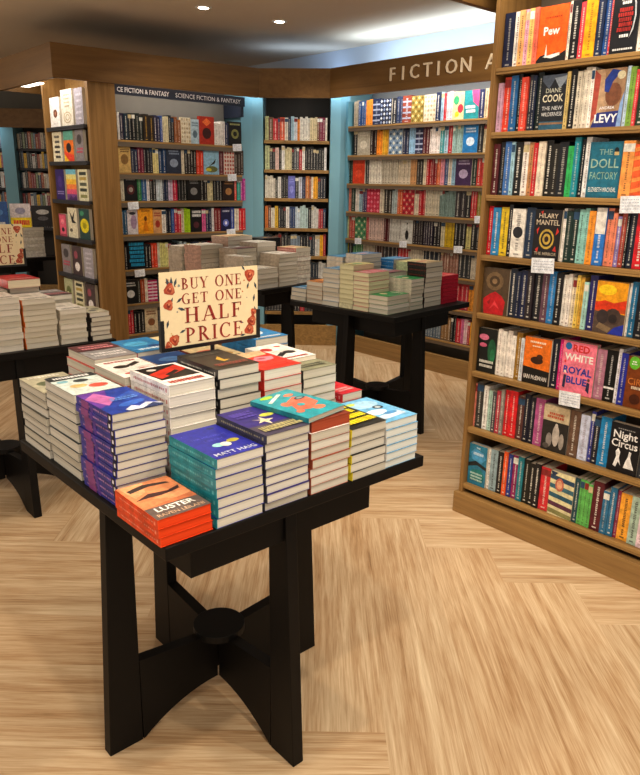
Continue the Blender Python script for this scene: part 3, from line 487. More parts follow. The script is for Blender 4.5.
ROWS=json.loads('''{"right":[[2.016,-1.874,[[0.0296,"1b2340",""],[0.025,"efe9e2",""],[0.0268,"f0b070",""],[0.0204,"e9a8bc",""],[0.0232,"e8c070",""],[0.0219,"e8705a",""],[0.1294,"f06018","fpew"],[0.0092,"e8e0d0",""],[0.0366,"15151a",""],[0.0198,"e0404a",""],[0.0469,"f0a818",""],[0.0286,"16284a",""],[0.0248,"1f4a86",""],[0.0085,"c03030",""],[0.1026,"17191f","fking"],[0.0222,"e0d8cc",""]]],[1.766,-1.889,[[0.02,"c9a0b8",""],[0.0349,"d8432b",""],[0.0343,"1f5f96",""],[0.017,"141418",""],[0.0313,"d94a38",""],[0.0188,"33363c",""],[0.0186,"15203a",""],[0.027,"10201f",""],[0.1076,"1b1f26","fcook"],[0.0152,"c8b070",""],[0.0251,"111114",""],[0.0218,"cfc6b4",""],[0.0128,"cfc6b4",""],[0.0243,"d8d0c0",""],[0.0144,"efe9e2",""],[0.1252,"b09070","flevy"],[0.0134,"b8cde0",""],[0.0221,"7aa040",""],[0.0131,"d8404a",""],[0.026,"24402c",""]]],[1.51,-1.886,[[0.025,"5a2028",""],[0.0272,"15151a",""],[0.0305,"3f6fb0",""],[0.0181,"a0c8d8",""],[0.0333,"141414",""],[0.0293,"efe9e2",""],[0.0255,"c08a5a",""],[0.0206,"c42028",""],[0.0339,"e8dcc8",""],[0.03,"17140f",""],[0.0285,"1b1710",""],[0.0399,"141820",""],[0.0265,"2fae5c",""],[0.0261,"1b8a9c",""],[0.0186,"101820",""],[0.0225,"e8e8e8",""],[0.1326,"16627a","fdoll"],[0.045,"f0a050",""],[0.0833,"e8622c","fstripe"]]],[1.253,-1.901,[[0.0321,"c41c2c",""],[0.0394,"2b86c0",""],[0.0387,"e0c020",""],[0.0204,"15151a",""],[0.0649,"f0ece4","scircle"],[0.045,"1f3450",""],[0.1261,"191416","fmantel"],[0.0147,"efe9e2",""],[0.0555,"14302a",""],[0.0239,"8fc8c0",""],[0.0194,"8fc8c0",""],[0.0287,"f09a30",""],[0.0438,"2b7ad0","swhitetop"],[0.0236,"e88a6a",""],[0.0183,"e88a6a",""],[0.0171,"8a7ab8",""],[0.0199,"a04030",""],[0.0099,"141414",""],[0.0264,"151c30",""],[0.0413,"d01c28",""]]],[0.992,-1.906,[[0.1522,"5a4630","fbrown"],[0.0332,"1f2838",""],[0.0197,"15203e",""],[0.0324,"1a2448",""],[0.0319,"2b2228",""],[0.0377,"1b1b22",""],[0.0333,"6a4858",""],[0.034,"2b84c8",""],[0.0299,"141418",""],[0.0236,"f0ece4",""],[0.0175,"efe9e2",""],[0.0209,"e8dcc0",""],[0.0161,"e8c860",""],[0.0171,"d8a840",""],[0.0203,"a8d8d0",""],[0.0334,"2b2868",""],[0.1282,"f0a020","felephant"],[0.0103,"efe9e2",""],[0.0276,"1b6f9c",""],[0.0382,"141820",""]]],[0.718,-1.9,[[0.1108,"141a18","fgarden"],[0.0244,"efe9e2",""],[0.0227,"e8e4dc",""],[0.0239,"efe9e2",""],[0.0209,"f0ece6",""],[0.0303,"a07828",""],[0.0177,"d0d8e0",""],[0.1314,"e87820","fmcewan"],[0.0342,"15182c",""],[0.0162,"d81c80",""],[0.1501,"f07890","fredwhite"],[0.0401,"b07890",""],[0.0449,"101010","swhiteband"],[0.0166,"e8e8f0",""],[0.0273,"26309a",""],[0.1108,"7a3c14","fcirce"]]],[0.441,-1.927,[[0.0274,"e88a78",""],[0.0366,"3a3a38",""],[0.0267,"e8e8e4",""],[0.0248,"b0d0c4",""],[0.0215,"4a4a50",""],[0.0243,"b03848",""],[0.0181,"8a8680",""],[0.0269,"d01c24",""],[0.0397,"d82028",""],[0.0362,"5a3430",""],[0.0539,"16182a",""],[0.0471,"b0568c",""],[0.124,"4a443c","fpeople"],[0.0474,"6a5040",""],[0.0414,"c8d0e8",""],[0.0185,"3a3f98",""],[0.0269,"1b2030",""],[0.0457,"1f86c0",""],[0.1267,"14151a","fcircus"],[0.0332,"30343a",""]]],[0.152,-1.922,[[0.1333,"2b7fa8","fbridge"],[0.0162,"e8e4dc",""],[0.0399,"90a8b0",""],[0.0314,"141418",""],[0.0233,"e05a28",""],[0.0231,"283c8a",""],[0.0304,"902460",""],[0.03,"1b7a88",""],[0.0296,"1c1c14",""],[0.0292,"141414",""],[0.0289,"18181c",""],[0.0496,"d03038",""],[0.1161,"d8cfa0","fflag"],[0.0225,"1f4a54",""],[0.0196,"5fb058",""],[0.0195,"66b85c",""],[0.0206,"5fb058",""],[0.0468,"5a1824",""],[0.0556,"2b6f96",""],[0.0146,"90284a",""],[0.0478,"f0a838",""],[0.0386,"a8c0b0",""],[0.0288,"e8d0dc",""]]]],"fiction":[[2.038,-4.857,[[0.0639,"b8a890",""],[0.0942,"2b4f86",""],[0.0769,"e89030",""],[0.0906,"1b2a4c","spat"],[0.1382,"18243c","fpatw"],[0.0517,"20242c",""],[0.0708,"24365a",""],[0.0972,"8a4030","spat"],[0.135,"8a7a3c","fpato"],[0.1255,"d8d0bc","fpatc"],[0.0435,"1b2a4c",""],[0.0304,"a0c0d8",""],[0.0327,"c02838",""],[0.0621,"e8c8d0",""],[0.1094,"60a060","fcol1"],[0.1412,"2b9098","fcol2"],[0.0459,"28305a",""],[0.0341,"c8b898",""],[0.045,"c03030",""]]],[1.79,-4.846,[[0.0485,"1c1a1a",""],[0.1579,"a8a090","fplain"],[0.0769,"2a1c1a",""],[0.0755,"e88820",""],[0.0742,"d0a030",""],[0.1589,"7a90a8","fpatb"],[0.0703,"1b2848",""],[0.0691,"90b8d8",""],[0.0815,"1b2448","spat"],[0.0667,"5a2028",""],[0.0587,"e8e0dc",""],[0.0587,"e8e0dc",""],[0.0384,"3a9098",""],[0.038,"a8c8d8",""],[0.0426,"b02030",""],[0.0529,"a0c0bc",""],[0.0529,"a0c0bc",""],[0.143,"2078b8","fplainb"],[0.0465,"1c1c20",""],[0.023,"c8b898",""],[0.057,"7a5038",""]]],[1.545,-4.902,[[0.0562,"1c3020",""],[0.1551,"d03c1c","fplainr"],[0.0474,"1c1c20",""],[0.0386,"e0dcd0",""],[0.0386,"e0dcd0",""],[0.0386,"e0dcd0",""],[0.0386,"e0dcd0",""],[0.0386,"b8b0a0",""],[0.0386,"b8b0a0",""],[0.0386,"b8b0a0",""],[0.0386,"b8b0a0",""],[0.0386,"b8b0a0",""],[0.0476,"c8bca8",""],[0.0476,"c8bca8",""],[0.0476,"c8bca8",""],[0.0696,"c09060",""],[0.0684,"2a2420",""],[0.0405,"d8d0b8",""],[0.0534,"b82028",""],[0.0527,"8a2028",""],[0.0391,"d06838",""],[0.0387,"d890a0",""],[0.0384,"2b4f86",""],[0.038,"d8d0c0",""],[0.0376,"8ab0c8",""],[0.1591,"3a1c4a","fplainp"],[0.0477,"1c3024",""],[0.041,"b83028",""],[0.041,"b83028",""]]],[1.297,-4.926,[[0.0672,"e08a78",""],[0.0498,"1c3828",""],[0.0492,"e0dcd4",""],[0.0487,"98b8c8",""],[0.0577,"38285a",""],[0.1628,"c02848","fpatr"],[0.0459,"d8d0bc",""],[0.0452,"2c2824",""],[0.0452,"2c2824",""],[0.0369,"b0c0c4",""],[0.0369,"b0c0c4",""],[0.0582,"d06030",""],[0.1337,"b82034","fpatr2"],[0.0501,"d8d0bc",""],[0.0686,"b82830",""],[0.0368,"c8c0ac",""],[0.0368,"c8c0ac",""],[0.0368,"c8c0ac",""],[0.0368,"c8c0ac",""],[0.0558,"78908c",""],[0.0558,"78908c",""],[0.0558,"78908c",""],[0.0498,"2c2428",""],[0.0498,"2c2428",""],[0.0489,"141414",""],[0.0602,"b82028",""],[0.0711,"908030",""]]],[1.053,-4.933,[[0.0511,"c8d0a0",""],[0.084,"b04030",""],[0.1474,"4a8a60","fpatg"],[0.0321,"b02830",""],[0.047,"d0b8b0",""],[0.047,"d0b8b0",""],[0.047,"d0b8b0",""],[0.047,"d0b8b0",""],[0.061,"5a1c24",""],[0.0372,"c8c8c4",""],[0.0372,"c8c8c4",""],[0.0372,"c8c8c4",""],[0.0372,"c8c8c4",""],[0.1297,"d8d8d4","ffigure"],[0.056,"2a2228",""],[0.056,"2a2228",""],[0.0546,"241c34",""],[0.0546,"241c34",""],[0.0801,"14141c",""],[0.0395,"d0c8a8",""],[0.0517,"c8a818",""],[0.0517,"c8a818",""],[0.0377,"1c1a1c",""],[0.0377,"1c1a1c",""],[0.0377,"1c1a1c",""],[0.0493,"c8c080",""],[0.0849,"1c1c1c",""]]],[0.82,-4.941,[[0.0689,"c8b820",""],[0.051,"303030",""],[0.0667,"4a8a58",""],[0.0667,"4a8a58",""],[0.0538,"c0b8a8",""],[0.0538,"c0b8a8",""],[0.0538,"c0b8a8",""],[0.0942,"4a3028",""],[0.0457,"2c2a30",""],[0.0457,"2c2a30",""],[0.0457,"2c2a30",""],[0.0457,"2c2a30",""],[0.1177,"b03038",""],[0.0569,"d0c8b8",""],[0.0569,"d0c8b8",""],[0.0569,"d0c8b8",""],[0.0477,"28303c",""],[0.0477,"28303c",""],[0.0477,"28303c",""],[0.0477,"28303c",""],[0.0608,"90685a",""],[0.0608,"90685a",""],[0.0608,"90685a",""],[0.0418,"303438",""],[0.0418,"303438",""],[0.0418,"303438",""],[0.0613,"c0b8a8",""]]],[0.56,-4.914,[[0.0459,"40362c",""],[0.0459,"40362c",""],[0.0459,"40362c",""],[0.0498,"30343a",""],[0.0498,"30343a",""],[0.0498,"30343a",""],[0.0498,"30343a",""],[0.0641,"8a3038",""],[0.0641,"8a3038",""],[0.0415,"c8bca8",""],[0.0415,"c8bca8",""],[0.0415,"c8bca8",""],[0.0598,"303040",""],[0.0598,"303040",""],[0.0598,"303040",""],[0.0598,"303040",""],[0.0571,"607080",""],[0.0571,"607080",""],[0.0571,"607080",""],[0.0549,"8a6840",""],[0.0549,"8a6840",""],[0.0549,"8a6840",""],[0.0528,"202024",""],[0.0528,"202024",""],[0.0528,"202024",""],[0.0425,"b02838",""],[0.0425,"b02838",""],[0.0425,"b02838",""],[0.0435,"d08a30",""],[0.0435,"d08a30",""]]],[0.28,-4.903,[[0.0518,"40362c",""],[0.0518,"40362c",""],[0.0518,"40362c",""],[0.0518,"40362c",""],[0.0657,"30343a",""],[0.0657,"30343a",""],[0.0657,"30343a",""],[0.0657,"30343a",""],[0.063,"8a3038",""],[0.063,"8a3038",""],[0.0608,"c8bca8",""],[0.0608,"c8bca8",""],[0.0608,"c8bca8",""],[0.0581,"303040",""],[0.0581,"303040",""],[0.0581,"303040",""],[0.0581,"303040",""],[0.0555,"607080",""],[0.0555,"607080",""],[0.0555,"607080",""],[0.0358,"8a6840",""],[0.0358,"8a6840",""],[0.0358,"8a6840",""],[0.0527,"202024",""],[0.052,"c02838",""],[0.0258,"d070a0",""],[0.0384,"e8c8d0",""],[0.0254,"b02838",""],[0.0252,"e0a020",""],[0.0251,"5a2028",""],[0.0249,"60a050",""]]]],"scifi":[[1.85,2.771,[[0.0181,"d8d8d8",""],[0.0345,"2a2440",""],[0.0368,"1c3040",""],[0.031,"16181c",""],[0.031,"16181c",""],[0.0367,"1c2420",""],[0.0367,"1c2420",""],[0.0481,"2a2018","sgold"],[0.0481,"2a2018","sgold"],[0.0544,"2a284a",""],[0.0219,"3858a0",""],[0.0276,"d0c8a8",""],[0.0276,"d0c8a8",""],[0.056,"22242c",""],[0.0635,"8a5028",""],[0.0969,"d8ccb0","fpatc"],[0.0823,"a8c0d8","fplainlb"],[0.1567,"a02818","freddark"],[0.0372,"e0dcd8",""],[0.0372,"e0dcd8",""],[0.0372,"e0dcd8",""],[0.0378,"1c2a50",""],[0.1409,"14181a","folive"]]],[1.6,2.755,[[0.1112,"c09a60","ftan"],[0.0315,"1f2a48",""],[0.0315,"1f2a48",""],[0.0532,"781c3c",""],[0.0288,"23232c",""],[0.0288,"23232c",""],[0.0288,"23232c",""],[0.0548,"d8cc90",""],[0.0333,"20406a",""],[0.0333,"20406a",""],[0.1478,"2c3448","fdarkb"],[0.0301,"d8d0b8",""],[0.0306,"1f1a1a",""],[0.0306,"1f1a1a",""],[0.0306,"1f1a1a",""],[0.0306,"1f1a1a",""],[0.036,"d83c1c",""],[0.036,"d83c1c",""],[0.1599,"88b8d8","fyellowb"],[0.0503,"6a2430",""],[0.115,"d8c8c0","fpatrw"],[0.0348,"3a2a24",""],[0.0348,"3a2a24",""],[0.0348,"3a2a24",""]]],[1.377,2.764,[[0.029,"d0ccb8",""],[0.1178,"141416","fblackred"],[0.0364,"2f7a48",""],[0.0497,"2b5a90",""],[0.0261,"e0e0e0",""],[0.033,"1c2024",""],[0.033,"1c2024",""],[0.0279,"c8d4dc",""],[0.0279,"c8d4dc",""],[0.0564,"203050",""],[0.0456,"c8b8d0",""],[0.046,"c02048",""],[0.0312,"161a1c",""],[0.0312,"161a1c",""],[0.0312,"161a1c",""],[0.1315,"181818","fblack"],[0.0366,"141414",""],[0.0366,"141414",""],[0.0619,"d0c8a0",""],[0.0336,"15171a",""],[0.0336,"15171a",""],[0.0336,"15171a",""],[0.1288,"2a1c18","fbrownblack"],[0.0314,"d03824",""],[0.0422,"18988c",""],[0.0532,"b03090",""]]],[1.108,2.751,[[0.0525,"28587a",""],[0.096,"c8c0d0","fwhitep"],[0.1423,"f0a020","forange"],[0.083,"d0a070","ftan2"],[0.0409,"e0e0dc",""],[0.0252,"1c2030",""],[0.0252,"1c2030",""],[0.0301,"2858a0",""],[0.0351,"c02840",""],[0.0351,"c02840",""],[0.0307,"d8d0b8",""],[0.0572,"a8d020",""],[0.1215,"141414","fblackw"],[0.0445,"d86098",""],[0.0312,"1c2448",""],[0.0312,"1c2448",""],[0.0252,"e0e0e0",""],[0.0687,"7a1c20",""],[0.1113,"24285a","fstar"],[0.0447,"2848a0",""],[0.0478,"e0d8c8",""],[0.0403,"c82028",""],[0.0403,"c82028",""]]],[0.82,2.736,[[0.0553,"18181c",""],[0.1611,"1c2028","fbluetext"],[0.0579,"18181c",""],[0.0305,"d84020",""],[0.0305,"d84020",""],[0.0228,"d0d0c0",""],[0.0268,"d8d890",""],[0.0268,"d8d890",""],[0.0268,"d8d890",""],[0.0349,"d890a0",""],[0.0275,"14141a",""],[0.0275,"14141a",""],[0.0275,"14141a",""],[0.024,"b0c4cc",""],[0.024,"b0c4cc",""],[0.024,"b0c4cc",""],[0.0363,"c8b880",""],[0.0286,"1c3458",""],[0.0286,"1c3458",""],[0.0286,"1c3458",""],[0.0291,"181c2c",""],[0.0291,"181c2c",""],[0.0291,"181c2c",""],[0.0633,"6a1c24",""],[0.2214,"e0dcd8","fpatw2"]]],[0.53,2.734,[[0.1306,"141414","fblack2"],[0.0266,"303028",""],[0.0401,"a04824",""],[0.0337,"e0d8c8",""],[0.091,"b81c60","sstripes"],[0.032,"303440",""],[0.032,"303440",""],[0.032,"303440",""],[0.032,"303440",""],[0.0336,"c0b8a8",""],[0.0336,"c0b8a8",""],[0.0336,"c0b8a8",""],[0.0336,"c0b8a8",""],[0.0336,"c0b8a8",""],[0.0348,"343038",""],[0.0348,"343038",""],[0.0348,"343038",""],[0.0348,"343038",""],[0.0348,"343038",""],[0.0385,"7a5048",""],[0.0385,"7a5048",""],[0.0385,"7a5048",""],[0.0385,"7a5048",""],[0.0464,"2b3a58",""],[0.0464,"2b3a58",""],[0.0464,"2b3a58",""],[0.0464,"2b3a58",""],[0.0364,"b0b8c0",""],[0.0364,"b0b8c0",""],[0.0364,"b0b8c0",""]]],[0.27,2.721,[[0.0392,"e0dcd4",""],[0.0275,"c02434",""],[0.0275,"c02434",""],[0.0336,"18181c",""],[0.0336,"18181c",""],[0.0336,"18181c",""],[0.126,"d8c8a8","ftan3"],[0.0323,"303440",""],[0.0323,"303440",""],[0.0323,"303440",""],[0.0323,"303440",""],[0.0339,"c0b8a8",""],[0.0339,"c0b8a8",""],[0.0339,"c0b8a8",""],[0.0339,"c0b8a8",""],[0.0339,"c0b8a8",""],[0.0351,"343038",""],[0.0351,"343038",""],[0.0351,"343038",""],[0.0351,"343038",""],[0.0351,"343038",""],[0.0389,"7a5048",""],[0.0389,"7a5048",""],[0.0389,"7a5048",""],[0.0389,"7a5048",""],[0.0469,"2b3a58",""],[0.0469,"2b3a58",""],[0.0469,"2b3a58",""],[0.0469,"2b3a58",""],[0.0367,"b0b8c0",""],[0.0367,"b0b8c0",""],[0.0367,"b0b8c0",""]]]],"middle":[[1.916,-0.544,[[0.032,"c0c088",""],[0.0426,"6a4830",""],[0.0426,"c02830",""],[0.0213,"8a2028",""],[0.0426,"d05838",""],[0.032,"d8d0c0",""],[0.0256,"202c4a",""],[0.0277,"a8c8d8",""],[0.032,"d0d8e0",""],[0.0213,"e08830",""],[0.024,"e0dcd0",""],[0.024,"e0dcd0",""],[0.024,"e0dcd0",""],[0.024,"e0dcd0",""],[0.0213,"d8c8a0",""],[0.0213,"d8c8a0",""],[0.0213,"d8c8a0",""],[0.0213,"6a3c24",""],[0.0267,"7a1c3c",""],[0.0267,"7a1c3c",""],[0.0171,"d8d0c0",""]]],[1.658,-0.546,[[0.0431,"c8d0a0",""],[0.0269,"15161a",""],[0.0269,"15161a",""],[0.0323,"d8b8b0",""],[0.0259,"141414",""],[0.028,"e0e0dc",""],[0.0216,"d0c8a0",""],[0.0216,"d0c8a0",""],[0.0216,"d0c8a0",""],[0.0216,"202020",""],[0.0237,"4a5058",""],[0.0237,"4a5058",""],[0.028,"b02028",""],[0.0259,"e0e0dc",""],[0.0256,"14161c",""],[0.0256,"14161c",""],[0.0256,"14161c",""],[0.0256,"14161c",""],[0.0256,"14161c",""],[0.0256,"14161c",""],[0.0256,"14161c",""],[0.0216,"d8d8d8",""]]],[1.402,-0.547,[[0.0245,"d8d4c8",""],[0.0245,"d8d4c8",""],[0.0245,"d8d4c8",""],[0.0245,"d8d4c8",""],[0.0218,"242420",""],[0.0327,"e0e0dc",""],[0.0218,"15161c",""],[0.0218,"15161c",""],[0.0218,"15161c",""],[0.0654,"6a6fc0","fperi"],[0.0327,"20242c",""],[0.0327,"c8d0e0",""],[0.0327,"1c2a50",""],[0.0327,"c07838",""],[0.0218,"8a4828",""],[0.0174,"e0d8c8",""],[0.0207,"e8a820",""],[0.0207,"e8a820",""],[0.0254,"161c30",""],[0.0254,"161c30",""],[0.0254,"161c30",""]]],[1.128,-0.548,[[0.0287,"d07838",""],[0.0265,"6a4030",""],[0.0375,"d8d4c8",""],[0.0331,"d8b030",""],[0.0242,"14161c",""],[0.0242,"14161c",""],[0.0242,"14161c",""],[0.0331,"e0e0dc",""],[0.0276,"203c6a",""],[0.0276,"203c6a",""],[0.022,"c0d0dc",""],[0.022,"c0d0dc",""],[0.0257,"b0c8c8",""],[0.0257,"b0c8c8",""],[0.0257,"b0c8c8",""],[0.0331,"14161c",""],[0.022,"c8c8c4",""],[0.022,"c8c8c4",""],[0.022,"c8c8c4",""],[0.022,"a02430",""],[0.022,"a02430",""],[0.0265,"1c2448",""]]],[0.868,-0.549,[[0.0223,"303438",""],[0.0223,"303438",""],[0.0223,"303438",""],[0.0297,"6a5048",""],[0.0297,"6a5048",""],[0.0297,"6a5048",""],[0.0297,"202428",""],[0.0297,"202428",""],[0.0297,"202428",""],[0.0297,"8090a0",""],[0.0297,"8090a0",""],[0.0297,"8090a0",""],[0.0297,"181c24",""],[0.0297,"181c24",""],[0.0297,"181c24",""],[0.0279,"24303c",""],[0.0279,"24303c",""],[0.0446,"c8c8c4",""],[0.0334,"e0a820",""],[0.0267,"a02430",""]]],[0.608,-0.551,[[0.0225,"c0b8a8",""],[0.0225,"c0b8a8",""],[0.0225,"c0b8a8",""],[0.03,"303438",""],[0.03,"303438",""],[0.03,"303438",""],[0.03,"202428",""],[0.03,"202428",""],[0.03,"202428",""],[0.03,"8a4038",""],[0.03,"8a4038",""],[0.03,"8a4038",""],[0.03,"181c24",""],[0.03,"181c24",""],[0.03,"181c24",""],[0.03,"24303c",""],[0.03,"24303c",""],[0.03,"24303c",""],[0.036,"c8c8c4",""],[0.036,"c8c8c4",""]]],[0.328,-0.552,[[0.0285,"24262c",""],[0.0285,"24262c",""],[0.0285,"24262c",""],[0.0285,"24262c",""],[0.0285,"303238",""],[0.0285,"303238",""],[0.0285,"303238",""],[0.0285,"303238",""],[0.0285,"202428",""],[0.0285,"202428",""],[0.0285,"202428",""],[0.0285,"202428",""],[0.0456,"b03038",""],[0.0304,"28282c",""],[0.0304,"28282c",""],[0.0304,"28282c",""],[0.0296,"202226",""],[0.0296,"202226",""],[0.0296,"202226",""],[0.0296,"202226",""]]]]}''')
UN={}
wm=dict(board=MT['woody'],lip=MT['woody'],side=MT['wood'],back=MT['back'],plinth=MT['plinth'])
rc,blk=bookcase('bookcase','tall oak bookcase with plinth and lit canopy beside the aisle',(2.663,0),(0,-1),(-1,0),-1.897,-.72,[r[0] for r in ROWS['right']],2.42,.30,wm,lip=.024,plinth=(.106,True),inset=.02)
# canopy over the tall bookcase
blk('canopy_board',-2.02,-.7,-.31,-.28,2.262,2.52,MT['fasy'])
blk('canopy_board',-2.02,-1.99,-.28,.31,2.262,2.52,MT['fasx'])
blk('canopy_ceiling',-1.99,-.7,-.28,.30,2.43,2.45,MT['white'])
blk('light_panel',-1.93,-.8,-.25,-.02,2.415,2.43,MT['panel'])
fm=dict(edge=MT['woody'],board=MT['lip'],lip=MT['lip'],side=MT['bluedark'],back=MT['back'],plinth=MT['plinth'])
fc,_=bookcase('bookcase','long bookcase of fiction along the wall under the FICTION lettering',(4.7,0),(0,-1),(-1,0),-4.895,-2.6,[r[0] for r in ROWS['fiction']],2.25,.30,fm,lip=.042,side=(True,True),plinth=(.15,False))
sm=dict(edge=MT['woodx'],board=MT['lipx'],lip=MT['lipx'],side=MT['wood'],back=MT['greyback'],plinth=MT['woodx'])
sc_,_=bookcase('bookcase','bookcase of science fiction and fantasy beside the oak post',(0,5.5),(1,0),(0,-1),2.715,3.955,[r[0] for r in ROWS['scifi']],2.26,.29,sm,lip=.05,side=(False,False),plinth=(.1,False))
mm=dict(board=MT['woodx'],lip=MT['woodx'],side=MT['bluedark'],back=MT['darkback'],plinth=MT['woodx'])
rtx,rty=RT.x,RT.y
mc,_=bookcase('bookcase','narrow bookcase set in the alcove between two blue pilasters',(FW.x*6.87,FW.y*6.87),(RT.x,RT.y),(-FW.x,-FW.y),-.552,.050,[r[0] for r in ROWS['middle']],2.40,.28,mm,lip=.028,side=(False,False),plinth=(.20,'wide'))
# oak post at the end of the science fiction bookcase
po=MB(); po.box((2.505,5.452,0),(2.725,5.50,2.42)); po_=po.obj('end_panel',MT['wood'],bevel=.002); tag(po_,'broad oak end panel rising to the fascia beside the science fiction shelves','panel')
# end display unit facing left
ez=[1.950,1.680,1.374,1.067,.754,.46]
em=dict(board=MT['darkwood'],lip=MT['darkwood'],side=MT['wood'],back=MT['woodx'],plinth=MT['wood'])
ec,_=bookcase('display_shelves','narrow end display with dark shelves of face-out books by the oak panel',(2.48,0),(0,-1),(-1,0),-6.24,-5.512,ez,2.40,.20,em,lip=.03,side=(True,False),plinth=(.1,False))
ec['category']='display shelves'
# far bookcases seen past the end display
fz=[1.92,1.67,1.41,1.14,.88]
def far_case(t0,t1,label):
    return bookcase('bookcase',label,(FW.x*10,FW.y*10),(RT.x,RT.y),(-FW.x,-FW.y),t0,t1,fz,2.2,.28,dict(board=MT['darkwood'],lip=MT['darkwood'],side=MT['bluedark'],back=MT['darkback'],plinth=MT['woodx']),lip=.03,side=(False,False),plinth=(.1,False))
far_case(-4.13,-3.55,'distant bookcase right of the far blue pilaster')
far_case(-5.2,-4.30,'distant bookcase at the far left edge of the shop')
mb=MB(); dbox(mb,-4.30,-4.13,9.93,10.3,0,2.25); struct(mb,'trim_11',MT['blue'],'far blue pilaster between the distant bookcases','pilaster')
mb=MB(); dbox(mb,-6.2,-3.2,9.72,9.76,2.17,2.40); struct(mb,'trim_12',MT['fasx'],'distant dark oak fascia over the far bookcases','fascia')
mb=MB(); dbox(mb,-7,-2.6,10.35,10.4,0,2.77); struct(mb,'wall_distant',MT['greyback'],'distant wall behind the far bookcases')

# ------------------------------------------------------------------ shelved books
SPINE=[]   # (metric, matrix, dims, colours, label, group)
CAM=Vector((0,0,CAMZ))
ARTNAME={'pew':'orange Pew paperback','king':'black hardback with red lettering and a pale hook shape','cook':'dark Diane Cook novel'.replace('Diane Cook','mountain-scene'),'levy':'book with a figure in a blue hat','doll':'teal book titled The Doll Factory','stripe':'orange and yellow striped book','mantel':'black book with a gold rose emblem','brown':'brown book with a red shape at its foot','elephant':'book with an elephant against a yellow and red sky','garden':'black book with pink and green leaves','mcewan':'orange and black book with a dark tree','redwhite':'pink book titled Red White and Royal Blue','circe':'brown and copper book with a green sticker','people':'black and cream book of pale figures','circus':'black book titled Night Circus with white figures','bridge':'blue and teal book with a bridge shape','flag':'striped cream and blue book with a shield'}
def contrast(h):
    return 'e8e4da' if lum(h)<.25 else ('2a2624' if lum(h)<.6 else '6a3030')
def place_face(art,mw,w,l,t,col,label,group,big):
    cov,pg,tt=book_parts(w,l,t,col,art)
    if big:
        root=empty('face_out_book',mw=mw); tag(root,label,'book',group)
        cov.obj('cover',MT['cover'],root); pg.obj('page_block',MT['pages'],root)
        if tt.f: tt.obj('title_lettering',MT['cover'],root)
        return root
    m=MB(); m.add(cov,Matrix.Identity(4)); k=len(m.m); m.add(pg,Matrix.Identity(4))
    for i in range(k,len(m.m)): m.m[i]=1
    m.add(tt,Matrix.Identity(4))
    o=m.obj('face_out_book',[MT['cover'],MT['pages']],mw=mw); tag(o,label,'book',group); return o
def shelf_rows(key,P0,d,f,unit,big,hb,depth,hmax):
    P0=Vector((*P0,0)); d=Vector((*d,0)).normalized(); f=Vector((*f,0)).normalized()
    for ri,(z,t,items) in enumerate(ROWS[key]):
        if key=='right':
            items=[list(q) for q in items]; items[0][0]=max(.014,items[0][0]+(t+1.893)); t=-1.893
        if ri: hmax=ROWS[key][ri-1][0]-z-.012
        idx=0; r=random.Random(ri*17+len(key))
        for w,col,art in items:
            if not art and w>.052: n=max(2,round(w/.036))
            else: n=1
            for q in range(n):
                ww=w/n
                if art and ART.get(art[1:]) and ww<.045 and art[1:] not in ('circle',): art=''
                hgt=min(hmax-.013, hb+(r.uniform(-.006,.010) if r.random()<.6 else r.uniform(-.02,.016)))
                isface=bool(art) and art[1:] in ART and ww>=.045
                label='%s book, %s along the %s shelf down, %s'%(cname(col),ORD[min(idx,49)],ORD[ri],unit)
                grp='books on the %s shelf down of the %s'%(ORD[ri],unit)
                rec=.004+r.random()*.012
                if isface:
                    bw=ww*.975; l=min(hmax-.013,max(.205,bw*1.5)) if bw>.1 else hgt
                    if not big and bw<.1: l=hgt
                    pos=P0+d*(t+ww/2)-f*(.030+.002)+Vector((0,0,z+.0015+l/2))
                    lb='%s, %s shelf down, %s'%(ARTNAME.get(art[1:],cname(col)+' book'),ORD[ri],unit)
                    if art[1:] not in ARTNAME: lb='%s face-out book, %s along the %s shelf down, %s'%(cname(col),ORD[min(idx,49)],ORD[ri],unit)
                    place_face(art[1:],up_face(f,pos),bw,l,.028,col,lb,grp,big)
                else:
                    bd=depth+r.uniform(-.01,.006)
                    pos=P0+d*t-f*(bd/2+rec)+Vector((0,0,z+.0015+hgt/2))
                    mw=up_spine(f,pos)
                    c=P0+d*t; dist=(Vector((c.x,c.y,z))-CAM).length
                    SPINE.append((ww*hgt/dist**2*(1 if ri<5 or key in('right','scifi') else .3),mw,(bd,hgt,ww*.985,col,contrast(col) if not art else art,r.randint(0,9999)),label,grp))
                t+=ww; idx+=1
shelf_rows('right',(2.682,0),(0,-1),(-1,0),'tall oak bookcase',True,.209,.13,.222)
shelf_rows('fiction',(4.72,0),(0,-1),(-1,0),'fiction wall bookcase',False,.212,.13,.228)
shelf_rows('scifi',(0,5.52),(1,0),(0,-1),'science fiction bookcase',False,.20,.13,.245)
shelf_rows('middle',(FW.x*6.89,FW.y*6.89),(RT.x,RT.y),(-FW.x,-FW.y),'blue alcove bookcase',False,.197,.13,.25)
# distant shelves
pal=['303438','8a3038','c8bca8','28405a','d0d0cc','a05030','607080','d8b030','202024','6a7a58']
for (ta,tb,nm) in ((-4.12,-3.56,'distant bookcase right of the far pilaster'),(-4.7,-4.31,'distant bookcase at the far left edge')):
    for ri,z in enumerate(fz):
        r=random.Random(ri+int(ta*10)); t=ta; i=0
        while t<tb-.04:
            ww=r.uniform(.025,.045); hg=r.uniform(.18,.22); f=-FW
            pos=FW*10.02+RT*t-f*.07+Vector((0,0,z+.0015+hg/2)); col=r.choice(pal)
            SPINE.append((ww*hg/130*.6,up_spine(f,pos),(.13,hg,ww*.985,col,contrast(col),r.randint(0,9999)),'%s book, %s along the %s shelf down of the %s'%(cname(col),ORD[i],ORD[ri],nm),'books on the %s shelf down of the %s'%(ORD[ri],nm)))
            t+=ww; i+=1
